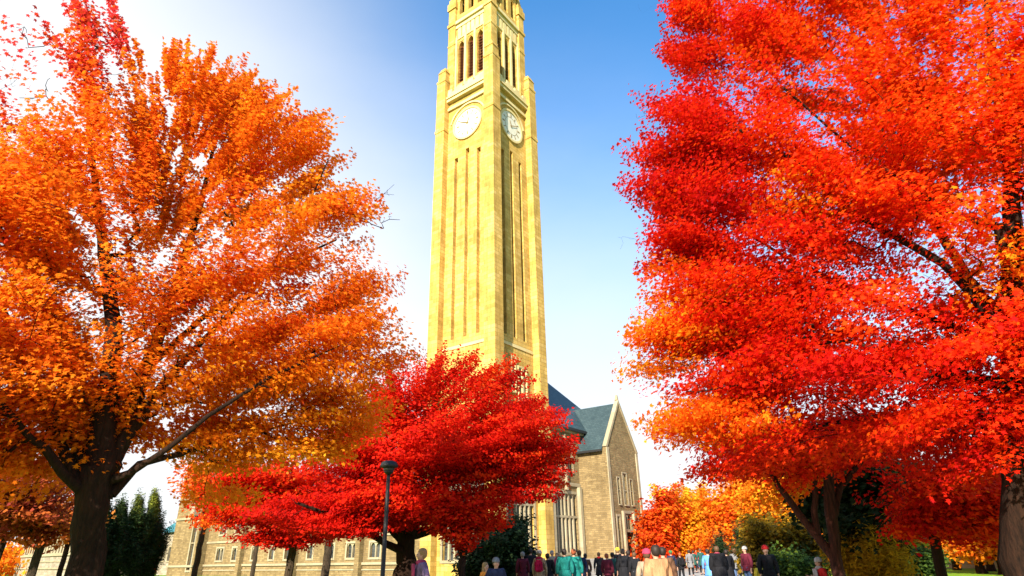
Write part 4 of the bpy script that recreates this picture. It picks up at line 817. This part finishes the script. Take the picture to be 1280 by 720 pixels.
def body_mesh(key):
    if key in _cache: return _cache[key]
    J = pose_pts(*key); fem = key[3]; S_ = Sk(); p = S_.add((0, 0, .95), (.135, .10))
    c = S_.chain([((0, .005, 1.08), (.115, .085)), ((0, .01, 1.24), (.135, .10)), ((0, .015, 1.37), (.12, .085))], p); ch = c
    nk = S_.chain([((0, .012, 1.455), .055), ((0, .0, 1.50), .05), ((0, -.008, 1.555), (.066, .074)), ((0, -.004, 1.62), (.074, .088)), ((0, .004, 1.68), (.066, .078)), ((0, .006, 1.715), (.035, .04))], c)
    S_.add((0, -.115, 1.60), .011, nk-2); 
    for s in (-1, 1): S_.add((s*.088, .01, 1.605), .013, nk-2)
    for s, k in ((-1, 'R'), (1, 'L')):
        q = S_.chain([(J['hip'+k], .085), (tuple(np.add(J['hip'+k], J['knee'+k])/2), .075), (J['knee'+k], .055), (tuple(np.add(np.array(J['knee'+k])*.6, np.array(J['ank'+k])*.4)), .054), (J['ank'+k], .036), (J['toe'+k], .032)], p)
        q = S_.chain([(J['sho'+k], .055), (tuple(np.add(J['sho'+k], J['elb'+k])/2), .047), (J['elb'+k], .038), (tuple(np.add(np.array(J['elb'+k])*.6, np.array(J['wri'+k])*.4)), .036), (J['wri'+k], .026)], ch)
        w = np.array(J['wri'+k]); fd = np.array(J['fd'+k], float); fd /= np.linalg.norm(fd); sd = np.array([0, -1.0, 0]) if abs(fd[1]) < .6 else np.array([s*1.0, 0, 0]); sd = sd-fd*(sd@fd); sd /= np.linalg.norm(sd); cu = np.cross(fd, sd)*(-s)
        pm_ = S_.add(w+fd*.045, (.034, .018), q)
        for i, (o, L_) in enumerate(((.030, .070), (.011, .080), (-.009, .074), (-.028, .058))):
            S_.chain([(w+fd*.085+sd*o, .010), (w+fd*(.085+L_*.5)+sd*o+cu*.008, .009), (w+fd*(.085+L_*.9)+sd*o+cu*.028, .008)], pm_)
        S_.chain([(w+fd*.04+sd*.042, .011), (w+fd*.075+sd*.062+cu*.01, .010)], pm_)
    _cache[key] = skin(S_.v, S_.e, S_.r); return _cache[key]
def coat_mesh(key, long, puff):
    kk = ('coat', key, long, puff)
    if kk in _cache: return _cache[kk]
    J = pose_pts(*key); S_ = Sk(); g = .028+puff
    p = S_.add((0, 0, 1.0), (.14+g, .105+g)); c = S_.chain([((0, .005, 1.10), (.125+g, .10+g)), ((0, .01, 1.25), (.145+g, .11+g)), ((0, .015, 1.37), (.125+g, .085+g))], p)
    S_.add((0, .012, 1.47), .06+g*.4, c)
    for s, k in ((-1, 'R'), (1, 'L')):
        S_.chain([(J['sho'+k], .062+g*.8), (tuple(np.add(J['sho'+k], J['elb'+k])/2), .055+g*.8), (J['elb'+k], .048+g*.7), (tuple(np.add(np.array(J['elb'+k])*.12, np.array(J['wri'+k])*.88)), .036+g*.5)], c)
    me = skin(S_.v, S_.e, S_.r)
    vs = [tuple(v.co) for v in me.vertices]; fs = [tuple(q.vertices) for q in me.polygons]; bpy.data.meshes.remove(me)
    hem = .42 if long == 2 else .62 if long == 1 else .84; prof = [(1.06, .145+g, .115+g), (.97, .165+g, .13+g), (.85, .18+g, .145+g)] + ([(.7, .19+g, .16+g)] if long else []) + [(hem, (.185 if not long else .215)+g, (.15 if not long else .185)+g), (hem+.01, (.17 if not long else .2)+g, (.135 if not long else .17)+g)]
    b = len(vs); sg = 20
    for z, rx, ry in prof:
        for i in range(sg):
            t_ = 2*math.pi*i/sg; rp = 1+(.035*math.sin(5*t_)+.02*math.sin(9*t_+1))*(1.1-z)*1.6; vs.append((rx*rp*math.cos(t_), ry*rp*math.sin(t_)+.0, z))
    for i in range(len(prof)-1):
        for k in range(sg): k2 = (k+1) % sg; fs.append((b+i*sg+k, b+i*sg+k2, b+(i+1)*sg+k2, b+(i+1)*sg+k))
    me = bpy.data.meshes.new('coat'); me.from_pydata(vs, [], fs); me.polygons.foreach_set('use_smooth', [True]*len(fs)); _cache[kk] = me; return me
def trouser_mesh(key):
    kk = ('tr', key)
    if kk in _cache: return _cache[kk]
    J = pose_pts(*key); S_ = Sk(); p = S_.add((0, 0, .96), (.15, .115))
    for s, k in ((-1, 'R'), (1, 'L')):
        S_.chain([(J['hip'+k], .10), (tuple(np.add(J['hip'+k], J['knee'+k])/2), .09), (J['knee'+k], .073), (tuple(np.add(np.array(J['knee'+k])*.1, np.array(J['ank'+k])*.9)), .062)], p)
    _cache[kk] = skin(S_.v, S_.e, S_.r); return _cache[kk]
def blob(prof, c, sy=1.0, seg=16, cut=None):
    m = MB(); m.lathe(prof, (0, 0, 0), seg); m.v = [(x+c[0], y*sy+c[1], z+c[2]) for x, y, z in m.v]; return m
def person(px, D, label, coat, trou, hr='dark', facing=0, h=1.7, z=0, step=0.0, arms=('down', 'down'), fem=False, long=0, puff=0.0, hat=None, bag=None, scarf=None, hood=None, long_hair=False, held=None, group='people around the path and steps'):
    key = (step, arms[0], arms[1], fem); r = empty('person', ground(px, D, z), facing+rng.uniform(-.35, .35), label=label, cat='person', group=group); s = h/1.77*rng.uniform(.985, 1.01); r.scale = (s, s, s)
    def put(name, me, mat):
        me2 = me.copy(); me2.materials.clear(); return link_mesh(name, me2, mat, r)
    bd = put('body', body_mesh(key), skin_m); put('coat', coat_mesh(key, long, puff), cloth[coat]); put('trousers', trouser_mesh(key), cloth[trou])
    J = pose_pts(*key)
    for k in 'RL':
        S_ = Sk(); a = np.array(J['ank'+k]); q = S_.add((a[0], a[1]+.05, a[2]-.045), .042); S_.chain([((a[0], a[1]-.05, a[2]-.047), .042), ((a[0], a[1]-.15, a[2]-.052), .038)], q); put('shoe', skin(S_.v, S_.e, S_.r), shoe_m)
    for sx in (-1, 1):
        m = blob([(.001, -.008), (.008, -.004), (.010, 0), (.008, .005), (.001, .008)], (sx*.030, -.088, 1.625), 1, 8); m.build('eye', eye_m, r)
    m = blob([(.001, -.004), (.022, -.002), (.022, .002), (.001, .004)], (0, -.078, 1.562), .5, 8); m.build('mouth', cloth['pink'], r)
    if hat != 'hood':
        m = blob([(.05, -.10), (.086, -.06), (.094, 0), (.09, .045), (.068, .085), (.03, .103), (.001, .106)], (0, .022, 1.645), 1.02, 18)
        if long_hair: m2 = blob([(.05, -.24), (.095, -.20), (.105, -.1), (.09, .0)], (0, .045, 1.62), .7, 16); b = len(m.v); m.v += m2.v; m.f += [[q+b for q in f] for f in m2.f]
        m.build('hair', hair[hr], r, True)
    if hat and hat != 'hood':
        m = blob([(.098, -.02), (.108, 0), (.106, .03), (.10, .035), (.094, .07), (.065, .102), (.03, .116), (.001, .12)], (0, .012, 1.655), 1.05, 18); m.build('hat', cloth[hat], r, True)
    if hood:
        m = blob([(.08, -.20), (.125, -.15), (.125, -.08), (.118, .0), (.115, .04), (.085, .09), (.03, .115), (.001, .12)], (0, .045, 1.64), .95, 18); m.build('hood', cloth[hood], r, True)
    if scarf:
        m = blob([(.075, -.05), (.105, -.03), (.11, 0), (.10, .03), (.07, .05)], (0, 0, 1.48), 1.0, 16); m.obox((0, -.15, 0), X, Y, .02, .11, -.03, .0, 1.0, 1.46); m.obox((0, -.145, 0), X, Y, -.09, .0, -.03, .0, 1.12, 1.46); m.build('scarf', cloth[scarf], r, True)
    if bag:
        bg = empty('backpack', (0, 0, 0), 0, label=bag+' backpack worn by the person it hangs on', cat='backpack'); bg.location = r.location; bg.rotation_euler = r.rotation_euler; bg.scale = r.scale; bg['label'] = bag+' backpack on the shoulders of the '+label
        bg['label'] = bag+(' backpack worn by the person in a beige coat' if bag != 'black' else ' backpack worn by the orange-haired person walking away on the path')
        yb_ = .125+puff+.03
        m = MB(); m.box(-.15, .15, yb_, yb_+.16, 1.02, 1.42); m.build('pack_body', cloth[BAGC[bag]], bg, bevel=.05); m = MB(); m.box(-.11, .11, yb_+.15, yb_+.21, 1.06, 1.24); m.build('pocket', cloth[BAGC[bag]], bg, bevel=.02)
        for sx in (-1, 1):
            S_ = Sk(); q = S_.add((sx*.10, yb_+.01, 1.40), .018); S_.chain([((sx*.11, .03, 1.50+puff), .018), ((sx*.12, -.11-puff, 1.38), .018), ((sx*.13, -.10-puff, 1.18), .016), ((sx*.15, .04, 1.08), .016), ((sx*.12, yb_+.02, 1.06), .016)], q)
            link_mesh('strap', skin(S_.v, S_.e, S_.r), cloth[BAGC[bag]], bg)
    return r
BAGC = {'hot pink': 'hotpink', 'black': 'black', 'blue': 'jean'}
PI = math.pi
person(527, 13.5, 'person in a purple-grey coat and long pink scarf walking before the crimson maple', 'purple', 'black', 'blonde', R_(-50), 1.78, step=.5, arms=('pocket', 'down'), fem=True, long=1, scarf='pink', puff=.01)
person(620, 16, 'person in a navy jacket with grey knit hat before the dark evergreen bush', 'navy', 'navy', 'brown', R_(10), 1.52, arms=('pocket', 'pocket'), hat='grey', puff=.02)
person(607, 17, 'slim blond person in orange and green next to the person in a navy jacket', 'orange', 'green', 'blonde', R_(40), 1.45, fem=True, long_hair=True)
person(653, 27, 'white-haired person in a maroon coat at the left end of the crowd', 'maroon', 'black', 'grey', PI, 1.70, puff=.01, long=1)
person(663, 29, 'dark-haired person in a black coat between the maroon coat and pink backpack', 'black', 'black', 'dark', R_(170), 1.82, puff=.02)
person(674, 24, 'person in beige coat and white-pink hat carrying a hot pink backpack', 'beige', 'beige', 'blonde', PI, 1.72, hat='white', bag='hot pink', long=1, scarf='hotpink', fem=True)
person(684, 26, 'person in a plain black jacket directly right of the pink backpack', 'black', 'black', 'dark', R_(190), 1.6, puff=.02)
person(690, 32, 'white-haired person in a cream coat in the crowd, left of the teal jackets', 'cream', 'grey', 'grey', R_(20), 1.75, long=1)
person(696, 29, 'person in cream jacket with a pink scarf touching the teal jackets', 'cream', 'brown', 'blonde', R_(-20), 1.62, scarf='pink', fem=True)
person(705, 23.5, 'person in a teal jacket with dark hair, left one of the teal pair', 'teal', 'jean', 'dark', R_(175), 1.74, puff=.04, long=1)
person(717, 24, 'person in a teal jacket with reddish hair, right one of the teal pair', 'teal', 'jean', 'red', R_(185), 1.74, puff=.04, long=1)
person(724, 26, 'person in a navy coat directly behind the teal pair on its right', 'navy', 'black', 'brown', PI, 1.70, long=1)
person(731, 29, 'person in a dark brown coat at the foot of the stone steps', 'brown', 'black', 'dark', R_(200), 1.58, long=1)
person(758, 27, 'person in a maroon coat, leftmost of the black-clad group by the gable door', 'maroon', 'black', 'red', R_(150), 1.55, puff=.02)
person(765, 28, 'person in dark green coat within the black-clad group by the gable door', 'dkgreen', 'black', 'dark', R_(190), 1.6, puff=.02)
person(772, 30, 'person in a yellow knit hat within the black-clad group', 'black', 'black', 'blonde', R_(170), 1.78, hat='yellow', puff=.02)
person(778, 27, 'tall person in a long black coat right of the yellow hat', 'black', 'black', 'dark', R_(200), 1.74, puff=.04, long=2)
person(785, 28, 'person in black puffer coat before the gable door', 'black', 'black', 'dark', R_(160), 1.66, puff=.05, long=1)
person(792, 27, 'person in black with grey trousers, right end of the black-clad group', 'black', 'grey', 'brown', R_(210), 1.6, puff=.03, long=1)
person(808, 15.5, 'person in a cream coat and pink knit hat just behind the wide tan coat', 'cream', 'grey', 'brown', R_(170), 1.68, hat='pink')
person(819, 13, 'person in a wide tan-orange coat with dark hair seen from behind', 'tan', 'tan', 'dark', R_(182), 1.72, puff=.06, long=2, fem=True)
person(828, 17, 'person in a brown coat half hidden behind the tan coat', 'brown', 'black', 'dark', R_(175), 1.72, puff=.03, long=1)
person(838, 36, 'person in navy top with green hat and white trousers on the path', 'navy', 'white', 'brown', R_(170), 1.62, hat='green', step=.4)
person(849, 36, 'person with orange hair and black backpack walking away on the path', 'black', 'black', 'red', PI, 1.5, bag='black', step=.5)
person(866, 52, 'person in dark green coat far down the path, left of two', 'dkgreen', 'black', 'dark', PI, 1.6, step=.3, long=1)
person(875, 48, 'person in dark green coat far down the path, right of two', 'dkgreen', 'black', 'brown', PI, 1.7, step=.3, long=1)
person(884, 29, 'person in a bright sky-blue coat and jeans on the path', 'blue', 'blue', 'dark', PI, 1.66, long=1, step=.3)
person(896, 25, 'person in a black puffer coat with a pink scarf, beside the blue coat', 'black', 'black', 'brown', R_(190), 1.76, puff=.07, scarf='pink', long=1)
person(907, 28, 'person in a black coat close to the right of the pink scarf', 'black', 'black', 'dark', R_(175), 1.62, puff=.05, long=1)
person(931, 28, 'person in dark plum coat and jeans facing left with a white hat', 'maroon', 'jean', 'dark', R_(-60), 1.72, hat='white', long=0, puff=.02)
person(957, 21.5, 'person in a black coat and red knit hat in front of the olive shrub', 'black', 'black', 'brown', R_(-15), 1.72, hat='red', puff=.02, long=1)
person(945, 24, 'small person in a yellow jacket between the plum coat and red hat', 'yellow', 'brown', 'brown', R_(20), 1.2)
person(1020, 17, 'person in a red jacket with a white hat beside the forked maple trunk', 'red', 'navy', 'brown', R_(-80), 1.38, hat='white', scarf='white', arms=('bent', 'bent'))
person(861, 44, 'person in grey coat mid-way down the path behind the backpack', 'grey', 'black', 'dark', PI, 1.65, step=.4, long=1)
person(870, 62, 'tiny distant person in red top on the path', 'red', 'jean', 'dark', 0, 1.65, step=.4)
person(856, 66, 'tiny distant person in black on the left edge of the path', 'black', 'black', 'dark', 0, 1.7, step=.3, long=1)
person(918, 32, 'person in a grey jacket and jeans between the black coats and the plum coat', 'grey', 'jean', 'brown', R_(150), 1.68, step=.3, puff=.02)
person(748, 33, 'person in black with a red scarf climbing the stone steps', 'black', 'black', 'brown', R_(180), 1.6, scarf='red', long=1)
person(668, 31, 'person in dark brown coat behind the pink backpack', 'brown', 'black', 'dark', R_(200), 1.76, long=1)
person(1256, 40, 'small person in black walking across the green lawn', 'black', 'black', 'dark', R_(90), 1.5, step=.6)

# ------------------------------------------------------------------ light
SUN_AZ = R_(199); SUN_EL = R_(27)                # azimuth measured from +Y clockwise
sd = np.array([math.sin(SUN_AZ)*math.cos(SUN_EL), math.cos(SUN_AZ)*math.cos(SUN_EL), math.sin(SUN_EL)])
sl = bpy.data.lights.new('sun', 'SUN'); sl.energy = 5.0; sl.angle = R_(.6); sl.color = (1, .90, .74); so = bpy.data.objects.new('sun', sl); COL.objects.link(so)
so.rotation_euler = Vector(sd).to_track_quat('Z', 'Y').to_euler()
w = bpy.data.worlds.new('World'); SC.world = w; w.use_nodes = True; t = w.node_tree; t.nodes.clear()
N_ = lambda ty: t.nodes.new(ty); Lk = t.links.new
sky = N_('ShaderNodeTexSky'); sky.sky_type = 'NISHITA'; sky.sun_disc = False; sky.sun_elevation = SUN_EL; sky.sun_rotation = SUN_AZ; sky.air_density = 1.0; sky.dust_density = 1.5; sky.ozone_density = 2.0
tc = N_('ShaderNodeTexCoord'); sp = N_('ShaderNodeSeparateXYZ'); Lk(tc.outputs['Generated'], sp.inputs[0])
# pale high haze: thick near the horizon, drifting up on the left
mp = N_('ShaderNodeMapping'); mp.inputs['Scale'].default_value = (1, 1, 2.2); Lk(tc.outputs['Generated'], mp.inputs[0])
nz = N_('ShaderNodeTexNoise'); nz.inputs['Scale'].default_value = 1.6; nz.inputs['Detail'].default_value = 6; nz.inputs['Roughness'].default_value = .5; Lk(mp.outputs[0], nz.inputs['Vector'])
def mth(op, a, b):
    n = N_('ShaderNodeMath'); n.operation = op
    for i, q in enumerate((a, b)):
        if hasattr(q, 'is_output'): Lk(q, n.inputs[i])
        else: n.inputs[i].default_value = q
    return n.outputs[0]
x_ = mth('ADD', mth('MULTIPLY', mth('MINIMUM', sp.outputs['X'], 0.0), .85), mth('MULTIPLY', mth('MAXIMUM', sp.outputs['X'], 0.0), .15)); e_ = mth('ADD', sp.outputs['Z'], x_); e_ = mth('ADD', e_, mth('MULTIPLY', mth('SUBTRACT', nz.outputs['Fac'], .5), .22))
mr = N_('ShaderNodeMapRange'); mr.interpolation_type = 'SMOOTHSTEP'; Lk(e_, mr.inputs[0]); mr.inputs[1].default_value = .16; mr.inputs[2].default_value = .765; mr.inputs[3].default_value = 1; mr.inputs[4].default_value = 0
mx = N_('ShaderNodeMixRGB'); Lk(mr.outputs[0], mx.inputs[0]); gr_ = N_('ShaderNodeMixRGB'); gr_.blend_type = 'MULTIPLY'; gr_.inputs[0].default_value = 1; Lk(sky.outputs[0], gr_.inputs[1]); gr_.inputs[2].default_value = (.58, 1.3, 1.7, 1); Lk(gr_.outputs[0], mx.inputs[1]); mx.inputs[2].default_value = (4.75, 4.9, 5.05, 1)
bg = N_('ShaderNodeBackground'); bg.inputs[1].default_value = .085; Lk(mx.outputs[0], bg.inputs[0]); ow = N_('ShaderNodeOutputWorld'); Lk(bg.outputs[0], ow.inputs[0])
SC.view_settings.view_transform = 'Standard'; SC.view_settings.look = 'None'; SC.view_settings.exposure = 1.4; SC.view_settings.gamma = 1
SC.cycles.max_bounces = 6; SC.cycles.diffuse_bounces = 3; SC.cycles.glossy_bounces = 2; SC.cycles.transmission_bounces = 4; SC.cycles.use_denoising = True
